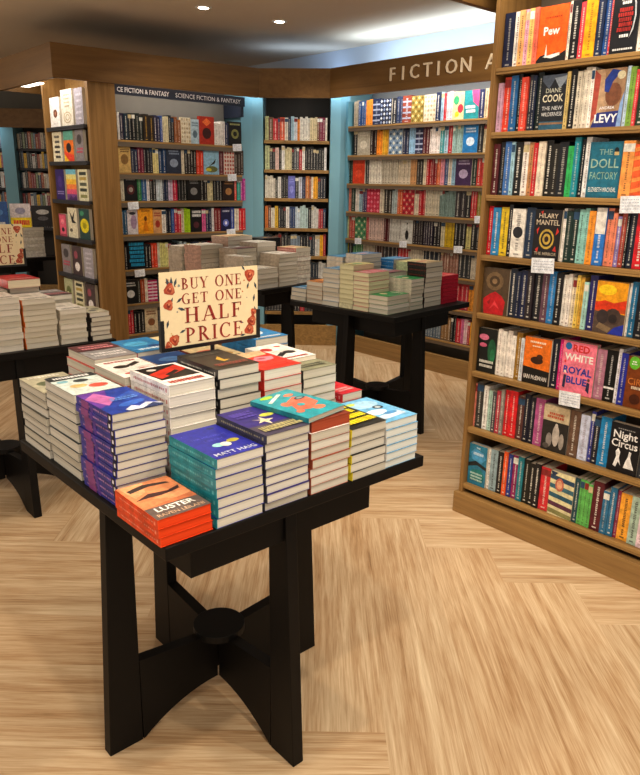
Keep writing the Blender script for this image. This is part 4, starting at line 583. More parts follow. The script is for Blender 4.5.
# end display: rows of face-out books
disp=[ [('emblem',.13,.19),('rings',.145,.225),('grey3',.10,.22)],
 [('creamlet',.125,.20),('sunset4',.125,.20),('grey1',.10,.2)],
 [('violetcov',.12,.20),('rainbow',.13,.20),('greenbox',.12,.2)],
 [('pinkcard',.10,.17),('creamblack',.125,.2),('yellowflower',.13,.2)],
 [('grey1',.12,.2),('grey2',.125,.2),('grey3',.12,.2)],
 [('grass',.12,.2),('greenbox',.12,.2),('grey2',.12,.2)]]
DN={'emblem':'white book with a brown round emblem','rings':'cream hardback with gold rings','grey3':'pale grey lettered book','creamlet':'cream book with black lettering lines','sunset4':'orange and teal book with a dark figure','grey1':'grey book with a dark oval and pink lettering','violetcov':'violet book with faint lettering','rainbow':'book with rainbow coloured bands','greenbox':'cream book with green and olive boxes','pinkcard':'small pink book','creamblack':'cream book with black brush strokes','yellowflower':'dark green book with a yellow flower','grey2':'dark book with a white oval','grass':'pale green grassy book'}
for ri,row in enumerate(disp):
    t=-6.20
    for ai,(a_,w,l) in enumerate(row):
        w*=1.5; l=min(l*1.22,ez[ri-1]-ez[ri]-.035 if ri else .30)
        if ri==3 and ai==0: l*=.9
        f=Vector((-1,0,0)); pos=Vector((2.532,-(t+w/2),ez[ri]+.001+l/2))
        place_face(a_,up_face(f,pos),w,l,.026,'d0c8b8' if a_ not in ('grey1','grey2') else '4a4448','%s, %s shelf down, end display'%(DN[a_],ORD[ri]),'face-out books on the end display',True)
        t+=w+.04
SPINE.sort(key=lambda s:-s[0])
rest=MB()
for k,(m_,mw,(bd,hg,t_,col,mk,seed),label,grp) in enumerate(SPINE):
    spec=mk if mk[0]=='f' or mk.startswith('s') else None
    marks=mk if not spec else 'e8e4da'
    if spec in ('sgold',): marks='c8a040'
    if spec in ('swhiteband','scircle','swhitetop','spat','sstripes'): marks={'swhiteband':'e8e8e8','scircle':'24242a','swhitetop':'f0f0f0','spat':'c8ccd8','sstripes':'f0d8e0'}[spec]
    cov,pg,tt=book_parts(bd,hg,t_,col,None,marks,seed=seed)
    x=-bd/2-.0011
    def band(v0,v1,c): cov.quad([(x,v1*hg/2,.001),(x,v0*hg/2,.001),(x,v0*hg/2,t_-.001),(x,v1*hg/2,t_-.001)],lin(c))
    if spec=='swhitetop': band(.1,1,'e8e4de')
    elif spec=='swhiteband': band(-.5,-.42,'f0f0f0')
    elif spec=='scircle':
        cov.quad([(x,hg*.02+math.cos(a)*t_*.38,t_/2+math.sin(a)*t_*.38) for a in [-2*PI*i/14 for i in range(14)]],lin('24242a')); 
    elif spec=='sstripes':
        for v in (-.8,-.5,-.2,.1,.4,.7): band(v,v+.14,'e8d0dc')
    elif spec=='spat':
        for v in (-.7,-.3,.1,.5): band(v,v+.12,'a8b0c8')
    elif seed%5==0: band(.62,.9,['c8b890','8a2a2a','2a4a6a','e0e0d8'][seed%4])
    m=MB(); m.add(cov,Matrix.Identity(4)); kk=len(m.m); m.add(pg,Matrix.Identity(4))
    for i in range(kk,len(m.m)): m.m[i]=1
    if k<300:
        o=m.obj('shelved_book',[MT['cover'],MT['pages']],mw=mw); tag(o,label,'book',grp)
    else: rest.add(m,mw)
o=rest.obj('small_shelved_books',[MT['cover'],MT['cover']]); tag(o,'remaining small rows of spine-out books on the distant, alcove and wall shelves','books',kind='stuff')

# ------------------------------------------------------------------ tables
def table(cx,cy,label,rz=0,top=.81,hx=.414,hy=.42):
    root=empty('display_table',(cx,cy,0),rz); tag(root,label,'table')
    mb=MB(); mb.box((-hx,-hy,top-.032),(hx,hy,top)); mb.obj('tabletop',MT['black'],root,bevel=.003)
    ox,oy=-.030,-.024
    mb=MB(); ax,ay=.29,.335
    for a_,b_ in (((-ax,-ay),(ax,-ay+.03)),((-ax,ay-.03),(ax,ay)),((-ax,-ay+.03),(-ax+.03,ay-.03)),((ax-.03,-ay+.03),(ax,ay-.03))):
        mb.box((a_[0]+ox,a_[1]+oy,top-.135),(b_[0]+ox,b_[1]+oy,top-.032))
    mb.obj('apron',MT['black'],root)
    R_=.375; lw=.10; th=.036; zt=.262
    for k in range(4):
        a=k*PI/2; tf=Matrix.Translation((ox,oy,0))@Matrix.Rotation(a,4,'Z')@Matrix(((1,0,0,0),(0,0,-1,th/2),(0,1,0,0),(0,0,0,1)))
        # leg: tapered plank in the radial plane; profile (radius, z)
        mb=MB(); mb.prism([(R_-lw+.004,0),(R_+.005,0),(R_-.034,top-.032),(R_-lw-.004,top-.032)],0,th,tf=tf); mb.obj('leg',MT['black'],root,bevel=.002)
        # arm with arched underside
        pts=[(.02,.235),(.02,.085)]
        for i in range(0,9):
            u=i/8; rr=.02+(R_-lw+.0005-.02)*u; pts.append((rr,.085*(1-u**2.1)))
        pts.append((R_-lw+.0005,zt))
        pp=[pts[0]]+pts[1:]
        mb=MB(); mb.prism(pp,.001,th-.001,tf=tf); mb.obj('cross_arm',MT['black'],root)
    mb=MB(); n=28
    mb.prism([(ox+.078*math.cos(2*PI*i/n),oy+.078*math.sin(2*PI*i/n)) for i in range(n)],.232,.256); mb.obj('hub',MT['black'],root,bevel=.002)
    return root
TT=.81
table(1.064,1.614,'black square display table with crossed plank legs, nearest, under the sale sign')
table(3.368,3.161,'black display table with crossed plank legs in front of the fiction wall',math.radians(6))
table(1.085,3.555,'black display table at the left edge holding tall cream book stacks')
table(3.36,4.46,'black display table behind the sign and in front of the alcove',math.radians(9))
table(2.37,7.35,'distant black display table seen past the end display')

# ------------------------------------------------------------------ stacks of books on the tables
FLAT=[]
XF=Matrix.Identity(4)
def pivot(x,y,deg):
    global XF
    XF=Matrix.Translation((x,y,0))@Matrix.Rotation(math.radians(deg),4,'Z')@Matrix.Translation((-x,-y,0))
def stack(x0,y0,w,l,rot,n,ztop,desc,art,col,spine=None,marks=None,vis=None,z0=TT,tilt=0,edge=None,cols=None,jit=.0032,rz=0,prio=1,bvar=True):
    """x0,y0 = min corner of the footprint; rot in quarter turns; w,l = book width and length"""
    fx,fy=(w,l) if rot%2==0 else (l,w)
    cx,cy=x0+fx/2,y0+fy/2; r=random.Random(int(x0*1000)+int(y0*777))
    t=(ztop-z0)/n; vis=n if vis is None else vis
    z=z0+.0004
    for i in range(n):
        top=i==n-1
        tt=t-.0006
        a=rot*PI/2+rz+r.uniform(-1,1)*.012
        mw=XF@Matrix.Translation((cx+r.uniform(-jit,jit),cy+r.uniform(-jit,jit),z))@Matrix.Rotation(a,4,'Z')
        if tilt and top: mw=mw@Matrix.Translation((-w/2,0,0))@Matrix.Rotation(-tilt,4,'Y')@Matrix.Translation((w/2,0,0))
        dist=(Vector((cx,cy,z))-CAM).length; k=n-1-i
        c=cols[k%len(cols)] if cols else (spine or col)
        p=['d0ccc0','c9c4b6','d5d1c7','c3beb0'][r.randint(0,3)]
        dd=('top '+cname(col)+' book ' if top else ORD[k]+' book down ')+'in the '+desc
        if n==1: dd=desc
        FLAT.append(((k<vis)*(w*l)/dist**2*prio*(4 if top else 1),mw,(w,l,tt,col,art if top else None,c,marks,edge or p,r.randint(0,9999)),dd,'books in the '+desc if n>1 else None, dist))
        z+=t
# nearest table: front row
stack(.642,1.203,.13,.195,0,3,.876,'low orange-edged stack at the near corner','luster','e84c1c','e84c1c','f4c8b0',edge='e2481a')
stack(.781,1.200,.128,.195,0,7,.975,'teal-spined stack behind the orange ones','haig','2b2f9a','1f8a98','8adce0')
stack(.915,1.197,.132,.197,0,9,.999,'purple-covered stack in the near row','purple','35287a','3a3a48','a8a078')
stack(1.053,1.198,.130,.195,0,7,.972,'stack beneath the tilted teal book','whitered','b05030','8a4028',None)
stack(1.053,1.198,.130,.195,0,1,.999,'book with a rust-brown page edge under the tilted teal book',None,'8a3c28','8a3c28',edge='a04a30',z0=.972)
stack(1.035,1.205,.135,.2,0,1,1.012,'teal and coral book lying askew on the near row','teal','2f9aa8','1f7a88',z0=.9995,rz=.13,tilt=.03,edge='b8b0a0')
stack(1.190,1.197,.128,.195,0,6,.952,'yellow and black covered stack in the near row','yellowblack','24221c','d8c828',None)
stack(1.322,1.197,.126,.2,0,6,.941,'pale blue covered stack at the right-hand corner','lightblue','6fb4e0','d8d8d4',None,edge='d8dcd8')
# second row
stack(.660,1.425,.131,.19,0,12,1.043,'tall blue and pink spined stack at the table edge','nye','2a2a80','3a3a98','d8a0d0')
stack(.812,1.437,.132,.192,0,10,1.079,'white and red spined stack under the sale sign','s2','ece8e4','e8e4e0','b03038',cols=['e8e4e0','e8e4e0','e0dcd8'])
stack(.953,1.437,.130,.192,0,11,1.097,'black covered stack in the second row','s3','2b2825','1c1a1c','d8d8d0')
stack(1.097,1.437,.131,.192,0,9,1.071,'red covered stack in the second row','s4','d83a2c','c83428',None)
stack(1.236,1.445,.127,.19,0,9,1.046,'olive covered stack in the second row','s5','8a8a70','2a2a28',None)
stack(1.240,1.525,.122,.19,0,1,1.060,'white book with red marks lying on the olive stack','whitered','ece8e2','ece8e2',z0=1.0465,edge='e4dccc')
stack(1.372,1.425,.082,.195,0,6,.957,'small red stack behind the pale blue one','redcov','c8202c','c8202c','f0d0d0',cols=['c8202c','e0a8a8'])
# left edge
stack(.660,1.632,.128,.185,2,9,1.040,'cream-edged stack behind the blue spines','floralwhite','2c3438','d8d8d4',None)
stack(.660,1.828,.128,.190,2,8,.998,'cream-edged stack at the far left corner','leafy','4a4840','c8c4b4',None)
stack(.806,1.836,.130,.185,2,10,1.066,'stack with a grey and red cover','greyred','c05048','c05048',None,vis=5)
stack(.806,1.645,.130,.185,2,10,1.056,'stack with a white and red cover','whitered','d8544a','d8544a',None,vis=5)
# back rows
stack(.945,1.660,.130,.185,0,9,1.052,'blue stack below the sign stand','navycov','1f4a86','c8c8c8',None,vis=3)
stack(1.083,1.660,.130,.185,0,9,1.055,'cream stack right below the sign','cream','d8c498','8a4030',None,vis=3)
stack(.945,1.850,.130,.180,0,9,1.064,'bright blue stack at the back edge','bluecov','2a7ab0','2a7ab0',None,vis=3)
stack(1.083,1.850,.130,.180,0,9,1.060,'back edge stack of red and cream books','cream','b84030','b84030',None,vis=3)
stack(1.290,1.735,.130,.19,0,10,1.076,'blue swirled stack at the back right','blueswirl','2f7fb8','2f7fb8',None,vis=4)
# second table (front-left face, going back)
pivot(3.039,2.788,6)
a2='fiction-wall table stack '
stack(3.03,3.445,.128,.2,3,3,.891,a2+'lowest at its far corner','bluecov','2a6a98','c8c0b0')
stack(3.03,3.305,.132,.2,3,5,.946,a2+'with an orange cover','orangetop','d88838','c8b8a0')
stack(3.03,3.165,.132,.2,3,8,1.040,a2+'with a pale blue cover','bluecov','9ab8d0','c8c0b0')
stack(3.03,3.052,.108,.2,3,9,1.075,a2+'with a yellow-green cover','yellowtop','d8d090','c8c0b0',edge='d2d0ae')
stack(3.03,2.930,.118,.2,3,9,1.040,a2+'with a bright pink cover','pinkcov','d85868','c8c0b0',edge='d6d4b4')
stack(3.03,2.785,.138,.215,3,4,.918,a2+'lowest at the front with a green cover','greencov','2f9a58','3a3a38',cols=['2f9a58','c8c0b0','e0dcc8','d8d0c0'])
stack(3.255,2.785,.135,.19,0,8,.999,a2+'beside the green one','greencov','3a8a60','c8c0b0')
stack(3.405,2.785,.19,.14,0,9,1.086,a2+'with dark speckled spines','cream','24201e','24201e','a83c30')
stack(3.61,2.785,.185,.135,0,7,.988,a2+'with red covers by the oak bookcase','redcov','c02038','b81c34','d85060',edge='b02038')
stack(3.255,2.95,.19,.20,0,7,1.020,a2+'grey covered in its middle','greyred','8a8a86','c8c0b0',vis=5)
stack(3.27,3.18,.20,.135,0,11,1.115,a2+'tallest with a pink and blue cover','blueswirl','2f7fb8','c8c0b0',vis=6)
stack(3.27,3.345,.20,.135,0,10,1.085,a2+'with a blue cover at the back','bluecov','6a9ac8','c8c0b0',vis=4)
stack(3.50,3.10,.2,.135,0,9,1.075,a2+'with bright blue spines','bluecov','1f6aa8','2a78b8','d8e8f0',vis=5)
stack(3.50,2.945,.22,.135,0,9,1.068,a2+'with a light green cover','yellowtop','8ac080','b8c8a0',vis=4)
stack(3.50,3.27,.2,.135,0,9,1.055,a2+'with white covers at the back','whitecov','d8d4c8','c8c0b0',vis=2)
# left-edge table
pivot(1.461,3.11,0)
a3='left-edge table stack '
stack(.80,3.165,.13,.195,0,9,1.045,a3+'outermost','whitecov','d8d0c4','c8c0b0',vis=0)
stack(.945,3.165,.13,.195,0,9,1.047,a3+'white covered beside the orange spine','whitecov','e4e0d8','b8b0a4')
stack(1.083,3.165,.148,.195,0,9,1.032,a3+'cream covered with orange spines','whitecov','d8c8a8','f07820')
stack(1.245,3.165,.128,.195,0,7,.970,a3+'with a cream top cover','whitecov','ddd8c8','c8c0b0')
stack(1.388,3.160,.098,.19,0,6,.943,a3+'lowest, with dark spines at its right','leafy','5a4a40','3a3430')
stack(1.255,3.37,.14,.195,0,8,1.008,a3+'grey covered in its second row','greyred','8a8c8a','c8c0b0',vis=3)
stack(1.105,3.37,.135,.195,0,10,1.058,a3+'pale covered in its second row','whitecov','d0ccc4','c8c0b0',vis=2)
stack(.955,3.37,.14,.195,0,9,1.052,a3+'under the red book','whitecov','d0ccc4','c8c0b0',vis=1)
stack(1.085,3.345,.15,.2,0,1,1.098,'thick red book lying on top of the left-edge table stacks','redcov','c81824','c01420',z0=1.060,edge='d9cdb4',prio=4)
stack(1.06,3.60,.14,.195,0,9,1.060,a3+'behind the red book','cream','c8a888','c8c0b0',vis=0)
# table behind the sign
pivot(2.99,3.99,9)
a4='alcove table stack '
stack(2.985,4.02,.25,.19,0,4,.953,a4+'lowest at its near edge','whitecov','c8bfae','c0b4a4')
stack(3.245,4.02,.20,.2,0,8,1.045,a4+'second along its near edge','whitecov','c0b4a4','b8ac9c')
stack(3.455,4.04,.17,.19,0,8,1.075,a4+'pinkish edged','cream','c09088','b87870','e0c8c0')
stack(2.88,4.02,.095,.19,0,8,1.05,a4+'just behind the sign','whitecov','b8ac9c','b8ac9c',vis=3)
stack(3.02,4.22,.20,.19,0,9,1.082,a4+'grey covered in its second row','greyred','9a9690','b0a494',vis=4)
stack(3.24,4.23,.20,.19,0,9,1.115,a4+'white topped in its second row','whitecov','c8c4bc','b0a494',vis=4)
stack(3.14,4.44,.26,.18,0,11,1.15,a4+'with reddish covers at the back','cream','a86a5c','b09484',vis=4)
stack(3.50,4.42,.2,.18,0,9,1.12,a4+'of black books','s3','18181a','18181a','8a8a88',vis=5,edge='1c1c1e')
stack(2.87,4.44,.22,.18,0,9,1.10,a4+'with red and white spines','whitecov','b89484','b89484',vis=4)
stack(2.87,4.65,.22,.15,0,8,1.08,a4+'farthest','whitecov','b8a89c','b0a494',vis=1)
# distant table
pivot(0,0,0)
a5='distant table stack '
stack(2.47,7.0,.2,.19,0,9,1.09,a5+'beside the second sale sign','whitecov','b89080','b89080')
stack(2.2,7.0,.2,.19,0,8,1.06,a5+'behind the second sale sign','whitecov','c8b8a8','c8b8a8')
FLAT.sort(key=lambda s:-s[0]); restf=MB(); NF=0
for k,(m_,mw,(w,l,t,col,art,sp,marks,edge,seed),label,grp,dist) in enumerate(FLAT):
    cov,pg,tt=book_parts(w,l,t,col,art,marks,sp,edgecol=edge,seed=seed if False else int(w*1000+l*100))
    if k<300 and m_>0:
        NF+=1
        if dist<2.3:
            root=empty('paperback',mw=mw); tag(root,label,'book',grp)
            if sp=='3a3a98':      # spine print of the tall blue stack
                xx=-w/2-.0013
                for a_,b_,c_ in ((-.5,-.40,'101018'),(-.47,-.43,'e8e8f0'),(.12,.34,'8a4488'),(0.0,.08,'5a3aa0')):
                    z_=.25 if c_=='e8e8f0' else 0
                    cov.quad([(xx,b_*l,t*z_),(xx,a_*l,t*z_),(xx,a_*l,t*(1-z_)),(xx,b_*l,t*(1-z_))],lin(c_)); xx-=.0002
            cov.obj('cover',MT['cover'],root); pg.obj('page_block',MT['pages'],root)
            if tt.f: tt.obj('title_lettering',MT['cover'],root)
            continue
    m=MB(); m.add(cov,Matrix.Identity(4)); m.add(tt,Matrix.Identity(4)); kk=len(m.m); m.add(pg,Matrix.Identity(4))
    for i in range(kk,len(m.m)): m.m[i]=1
    if k<300 and m_>0:
        o=m.obj('paperback',[MT['cover'],MT['pages']],mw=mw); tag(o,label,'book',grp)
    else: restf.add(m,mw)
o=restf.obj('hidden_stacked_books',[MT['cover'],MT['cover']]); tag(o,'remaining stacked books low and behind in the table piles','books',kind='stuff')
print('SPINES',len(SPINE),'FLAT',len(FLAT),NF)

# display books standing on the distant table
for i,(a_,x,w,l) in enumerate((('navycov',2.26,.2,.24),('yellowtim',2.48,.18,.22),('darkphoto',2.69,.2,.2))):
    pos=Vector((x,7.05,1.0915 if i else 1.0915))+Vector((0,0,l/2)); 
    place_face(a_,up_face(Vector((-.3,-1,0)),pos),w,l,.03,'6a6a70',['navy hardback standing on the distant table','white and yellow book standing on the distant table','dark photo-covered book standing on the distant table'][i],None,True)

# ------------------------------------------------------------------ sale signs
def serif_glyphs():
    T_=.15; t_=.055; S=.045
    def rect(x0,y0,x1,y1): return [(x0,y0),(x1,y0),(x1,y1),(x0,y1)]
    def ser(cx,y,wd=.34,top=False): return rect(cx-wd/2,y-(S if top else 0),cx+wd/2,y+(0 if top else S))
    def stem(x,y0=0,y1=1,b=True,t=True,th=T_):
        o=[rect(x-th/2,y0,x+th/2,y1)]
        if b: o.append(ser(x,y0))
        if t: o.append(ser(x,y1,top=True))
        return o
    def arc(cx,cy,rx,ry,a0,a1,tx=T_,ty=t_,n=18):
        o=[]
        for i in range(n):
            p=[]
            for q,(A,B) in ((i,(rx,ry)),(i+1,(rx,ry)),(i+1,(rx-tx,ry-ty)),(i,(rx-tx,ry-ty))):
                a=math.radians(a0+(a1-a0)*q/n); p.append((cx+A*math.cos(a),cy+B*math.sin(a)))
            o.append(p)
        return o
    def diag(x0,y0,x1,y1,th): return [(x0-th/2,y0),(x0+th/2,y0),(x1+th/2,y1),(x1-th/2,y1)]
    G={}
    G['B']=(.72,stem(.2)+arc(.22,.745,.34,.255,-90,90)+arc(.22,.26,.44,.26,-90,90))
    G['U']=(.86,stem(.2,.3,1,b=False)+stem(.68,.3,1,b=False,th=t_)+arc(.44,.32,.315,.33,180,360,tx=.1))
    G['Y']=(.8,[diag(.4,.42,.12,1,.16),diag(.4,.42,.72,1,t_)]+[ser(.12,1,.3,True),ser(.72,1,.26,True)]+stem(.4,0,.46,t=False))
    G['O']=(.88,arc(.44,.5,.42,.52,0,360,n=30))
    G['N']=(.92,stem(.18,th=t_)+stem(.76,th=t_,b=False)+[diag(.76,0,.2,1,.17)])
    G['E']=(.72,stem(.2)+[rect(.2,0,.64,t_),rect(.2,1-t_,.62,1),rect(.2,.49,.5,.49+t_),rect(.60,0,.66,.24),rect(.58,.8,.63,1),rect(.46,.4,.5,.64)])
    G['G']=(.86,arc(.46,.5,.42,.52,50,310,n=24)+stem(.68,.02,.42,b=False))
    G['T']=(.78,stem(.39,t=False)+[rect(.05,1-t_,.73,1),rect(.04,.78,.09,1),rect(.69,.78,.74,1)])
    G['H']=(.9,stem(.2)+stem(.7)+[rect(.2,.48,.7,.48+t_)])
    G['A']=(.88,[diag(.13,0,.43,1,t_*1.2),diag(.76,0,.45,1,.17),rect(.26,.3,.66,.3+t_),ser(.13,0,.28),ser(.76,0,.32)])
    G['L']=(.7,stem(.2)+[rect(.2,0,.62,t_),rect(.58,0,.64,.28)])
    G['F']=(.68,stem(.2)+[rect(.2,1-t_,.62,1),rect(.2,.49,.5,.49+t_),rect(.58,.76,.63,1),rect(.46,.4,.5,.64)])
    G['P']=(.7,stem(.2)+arc(.22,.72,.42,.28,-90,90))
    G['R']=(.82,stem(.2)+arc(.22,.73,.38,.27,-90,90)+[diag(.7,0,.38,.48,.17),ser(.72,0,.26)])
    G['I']=(.4,stem(.2))
    G['C']=(.82,arc(.46,.5,.42,.52,45,315,n=24)+[rect(.68,.72,.73,.98)])
    G[' ']=(.5,[])
    return G
GL=serif_glyphs()
def sale_sign(x0,y,z0,w,h,label,rz=0,foot=.0):
    root=empty('sale_sign',(x0+w/2,y,z0),rz); tag(root,label,'sign')
    ox=-w/2
    mb=MB(); mb.box((ox,-.0015,.004),(ox+w,.0015,.004+h)); mb.obj('card',plain('sign_card','dccda8',.45,.4,.06,60),root)
    fr=MB(); fr.box((ox-.005,-.006,0),(ox+w+.005,.006,.010)); fr.box((ox-.005,-.006,.010),(ox+.006,.006,.085)); fr.box((ox+w-.006,-.006,.010),(ox+w+.005,.006,.085))
    fr.obj('frame',MT['blacksteel'],root)
    if foot:
        st=MB(); st.prism([(.006*math.cos(a),.006*math.sin(a)) for a in [2*PI*i/12 for i in range(12)]],-foot+.004,0); st.obj('stem',MT['blacksteel'],root)
        st=MB(); st.prism([(.045*math.cos(a),.012+.032*math.sin(a)) for a in [2*PI*i/24 for i in range(24)]],-foot,-foot+.004); st.obj('base',MT['blacksteel'],root)
    le=MB(); red=lin('8e2a22')
    def line(s,x0_,x1_,y0_,hh,col=red):
        tot=sum(GL[c][0] for c in s)+.1*(len(s)-1); k=(x1_-x0_)*w/tot; x=ox+x0_*w
        for c in s:
            for p in GL[c][1]: le.quad([(x+q[0]*k,-.0022,.004+y0_*h+q[1]*hh*h) for q in p],col)
            x+=(GL[c][0]+.1)*k
    line('BUY ONE',.20,.82,.765,.145); line('GET ONE',.20,.82,.575,.135); line('HALF',.22,.82,.325,.20); line('PRICE',.22,.83,.06,.20)
    le.obj('lettering',MT['cover'],root)
    fl=MB(); r=random.Random(5)
    def blob(cx,cy,rr,col,yy):
        pts=[]; n=12; p=r.random()*6
        for i in range(n):
            a=-2*PI*i/n; q=rr*(1+.18*math.sin(3*a+p)); pts.append((ox+cx*w+q*math.cos(a),yy,.004+cy*h+q*math.sin(a)))
        fl.quad(pts[::-1],lin(col))
    for (cx,cy,rr) in ((.09,.78,.016),(.075,.58,.014),(.12,.12,.015),(.06,.06,.010),(.91,.88,.017),(.93,.24,.015),(.90,.12,.016),(.95,.36,.010)):
        blob(cx,cy,rr,'a8482c',-.0020); blob(cx+.01,cy,rr*.7,'c06a48',-.0021); blob(cx,cy-.005,rr*.45,'8a3020',-.00215); blob(cx+.005,cy+.01,rr*.2,'d89068',-.0022)
    for (cx,cy,a,L) in ((.06,.93,-1.2,.03),(.11,.94,-1.6,.03),(.16,.92,-1.9,.026),(.15,.60,.6,.024),(.16,.53,-.3,.026),(.12,.68,-2,.02),(.05,.28,1.3,.024),(.03,.22,2,.02),(.17,.2,.4,.022),(.86,.94,2.2,.02),(.96,.78,-1.2,.024),(.90,.78,-1.9,.02),(.95,.5,1.4,.024),(.96,.44,-1.3,.02),(.84,.22,2.8,.018),(.86,.06,3.3,.02)):
        c_,s_=math.cos(a),math.sin(a); X=ox+cx*w; Z=.004+cy*h
        fl.quad([(X,-.0019,Z),(X+c_*L*.5+s_*L*.16,-.0019,Z+s_*L*.5-c_*L*.16),(X+c_*L,-.0019,Z+s_*L),(X+c_*L*.5-s_*L*.16,-.0019,Z+s_*L*.5+c_*L*.16)],lin('3a4650'))
    for i in range(26):
        blob(.05+.13*r.random() if i%2 else .83+.13*r.random(),.05+.9*r.random(),.0018+.002*r.random(),['c8a468','b87848','8a9088'][i%3],-.0018)
    fl.obj('floral_print',MT['cover'],root)
    return root
sale_sign(.918,1.652,1.106,.318,.208,'floral BUY ONE GET ONE HALF PRICE sign standing on the nearest table',foot=.049)
sale_sign(.99,3.62,1.127,.285,.20,'floral half price sign cut off at the left edge of the shop view',foot=.066)

# ------------------------------------------------------------------ price cards clipped to shelf edges
def card(u_pos,f,w=.062,h=.042,lab='',g=''):
    f=Vector((*f,0)).normalized(); X=Vector((0,0,1)).cross(f); loc=Vector(u_pos)
    mb=MB(); mb.box((-w/2,-h,-.0006),(w/2,0,.0006),lin('e8edf5'))
    r=random.Random(int(u_pos[2]*1000))
    for i in range(4):
        x=-w/2+.008
        while x<w/2-.012:
            q=.004+r.random()*.006; mb.quad([(x,-h*(.22+.18*i)-.001,.0009),(x+q,-h*(.22+.18*i)-.001,.0009),(x+q,-h*(.22+.18*i)+.001,.0009),(x,-h*(.22+.18*i)+.001,.0009)],lin('8a98b8')); x+=q+.003
    tiltm=Matrix.Rotation(.05,4,'Z')
    o=mb.obj('shelf_card',MT['cover'],mw=M3(X,Vector((0,0,1)),f,loc)@tiltm); tag(o,lab,'card',g); return o
card((2.655,1.586,1.266),(-1,0),0.105,0.062,'white lettered card hanging below the fourth shelf of the tall oak bookcase','white cards on the tall oak bookcase')
card((2.655,1.398,0.733),(-1,0),0.095,0.062,'white lettered card hanging below the pink book','white cards on the tall oak bookcase')
card((2.655,1.248,1.522),(-1,0),0.085,0.062,'white card below the third shelf of the tall oak bookcase','white cards on the tall oak bookcase')
card((4.690,4.718,1.065),(-1,0),0.085,0.055,'small white card on the far end of the fifth fiction shelf','white cards on the fiction wall bookcase')
card((4.690,4.165,1.076),(-1,0),0.085,0.055,'small white card on the middle of the fifth fiction shelf','white cards on the fiction wall bookcase')
card((4.690,3.574,1.077),(-1,0),0.085,0.055,'small white card on the near part of the fifth fiction shelf','white cards on the fiction wall bookcase')
card((4.690,3.392,1.321),(-1,0),0.085,0.055,'small white card on the fourth fiction shelf by the oak bookcase','white cards on the fiction wall bookcase')
card((3.895,5.490,1.869),(0,-1),0.095,0.060,'white card hanging from the top science fiction shelf','white cards on the science fiction bookcase')
card((3.835,5.490,1.610),(0,-1),0.095,0.060,'white card hanging from the second science fiction shelf','white cards on the science fiction bookcase')
card((2.847,5.490,1.371),(0,-1),0.095,0.060,'white card hanging from the third science fiction shelf','white cards on the science fiction bookcase')
card((3.813,5.490,1.127),(0,-1),0.095,0.060,'white card hanging from the fourth science fiction shelf','white cards on the science fiction bookcase')
card((2.873,5.490,0.819),(0,-1),0.095,0.060,'white card hanging from the fifth science fiction shelf','white cards on the science fiction bookcase')

# ------------------------------------------------------------------ recessed ceiling lamps
def spot_fitting(x,y,label):
    root=empty('ceiling_spotlight',(x,y,2.77)); tag(root,label,'ceiling light')
    n=24; rg=MB()
    for i in range(n):
        a,b=2*PI*i/n,2*PI*(i+1)/n
        rg.quad([(.062*math.cos(a),.062*math.sin(a),-.003),(.062*math.cos(b),.062*math.sin(b),-.003),(.04*math.cos(b),.04*math.sin(b),-.006),(.04*math.cos(a),.04*math.sin(a),-.006)][::-1])
        rg.quad([(.062*math.cos(a),.062*math.sin(a),0),(.062*math.cos(b),.062*math.sin(b),0),(.062*math.cos(b),.062*math.sin(b),-.003),(.062*math.cos(a),.062*math.sin(a),-.003)])
    rg.obj('trim_ring',MT['white'],root)
    lp=MB(); lp.prism([(.038*math.cos(2*PI*i/n),.038*math.sin(2*PI*i/n)) for i in range(n)],-.005,-.001); lp.obj('lamp',MT['lamp'],root)
spot_fitting(3.18,4.88,'recessed ceiling spotlight nearer the end display')
spot_fitting(3.86,4.84,'recessed ceiling spotlight above the alcove table')
# glowing strip under the fascia by the end display
mb=MB(); mb.box((2.31,6.16,2.285),(2.46,6.50,2.295)); o=mb.obj('strip_light',MT['strip']); tag(o,'bright strip light tucked under the fascia over the end display','light')

for o in bpy.data.objects:
    if 'label' in o and len(o['label'].split())>16: print('LONG',len(o['label'].split()),o.name,o['label'])
# ------------------------------------------------------------------ lights
def area(loc,rot,size,power,col,sy=None,spread=None):
    l=bpy.data.lights.new('area_light','AREA'); l.energy=power; l.color=col; l.size=size
    if sy: l.shape='RECTANGLE'; l.size_y=sy
    if spread: l.spread=spread
    o=bpy.data.objects.new('area_light',l); C.objects.link(o); o.location=loc; o.rotation_euler=rot; return o
def spot(loc,tgt,power,col=(1,.86,.68),ang=70,blend=.7,rad=.05):
    l=bpy.data.lights.new('spot_light','SPOT'); l.energy=power; l.color=col; l.spot_size=math.radians(ang); l.spot_blend=blend; l.shadow_soft_size=rad
    o=bpy.data.objects.new('spot_light',l); C.objects.link(o); o.location=loc
    o.rotation_euler=(Vector(tgt)-Vector(loc)).to_track_quat('-Z','Y').to_euler(); return o
warm=(1,.87,.70); cool=(.62,.8,1)
spot((.6,.5,2.74),(1.0,1.6,.8),75,warm,75)
spot((1.9,1.2,2.74),(1.3,1.5,.5),60,warm,80)
spot((.1,1.9,2.74),(.75,1.8,.8),55,warm,75)
spot((1.6,.0,2.74),(1.8,1.0,0),70,warm,85)
spot((.2,-.2,2.74),(.8,.8,0),40,warm,85)
spot((1.7,2.6,2.74),(2.0,2.6,0),30,warm,85)
spot((1.5,1.0,2.74),(2.7,1.4,1.3),60,warm,70)
spot((1.6,1.9,2.74),(2.7,1.7,.6),30,warm,60)
spot((3.18,4.88,2.74),(3.3,4.4,.8),55,warm,85)
spot((3.86,4.84,2.74),(4.3,4.4,1.0),30,warm,90)
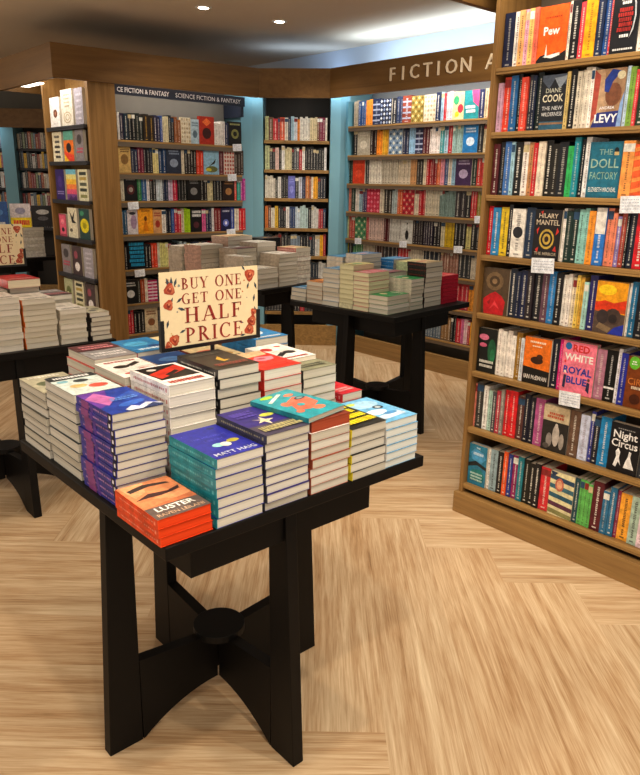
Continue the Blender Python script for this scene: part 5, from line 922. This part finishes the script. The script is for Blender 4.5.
spot((2.5,3.3,2.74),(3.3,3.2,.8),55,warm,75)
spot((1.2,2.9,2.74),(1.1,3.4,.8),35,warm,75)
spot((3.5,2.4,2.74),(4.7,3.9,1.3),85,warm,80)
spot((2.6,4.0,2.74),(3.3,5.5,1.3),55,warm,70)
spot((1.0,4.9,2.74),(2.4,5.9,1.2),40,warm,60)
area((4.56,3.5,2.40),(0,0,0),.1,20,(1,.93,.85),2.4)
area((3.3,5.47,2.40),(0,0,0),1.1,7,(1,.93,.85),.06)
area((2.36,5.9,2.39),(0,0,0),.1,5,(1,.93,.85),.7)
area((2.52,1.45,2.40),(0,math.radians(-12),0),.2,4,(1,.93,.82),1.0)
# cool cove light behind the fascia
area((4.72,3.6,2.50),(0,math.radians(180+25),0),.12,16,cool,2.6)
p=dpt(-.1,7.3); area((p[0],p[1],2.5),(math.radians(180),0,math.radians(-42)),.9,2.2,(.5,.7,1),.1)
# cool glow washing the pilasters
p=dpt(-.61,6.78); area((p[0],p[1],2.38),(0,0,math.radians(-42)),.12,.9,(.8,.93,1),.08)
p=dpt(.10,6.78); area((p[0],p[1],2.38),(0,0,math.radians(-42)),.12,.9,(.8,.93,1),.08)
p=dpt(-4.54,9.86); area((p[0],p[1],2.3),(0,0,math.radians(-42)),.2,4,(.75,.93,1),.08)
area((0,7.5,2.7),(0,0,0),2.5,70,warm,2.5)
area((.2,4.6,.9),(math.radians(180),0,0),1.5,20,warm,1.5)  # added uplight, no fitting there, brightens the left part of the ceiling
area((.5,.5,2.72),(0,0,0),3.0,25,warm,3.0)
area((-.6,-.6,1.9),(math.radians(65),0,math.radians(-42)),2.0,10,warm,1.4)

w=bpy.data.worlds.new('world'); bpy.context.scene.world=w; w.use_nodes=True
bg=w.node_tree.nodes['Background']; bg.inputs[0].default_value=(1,.9,.78,1); bg.inputs[1].default_value=.9
vs=bpy.context.scene.view_settings; vs.view_transform='Standard'; vs.look='None'; vs.exposure=.08; vs.gamma=.93
bpy.context.scene.cycles.use_denoising=True
bpy.context.scene.cycles.max_bounces=6
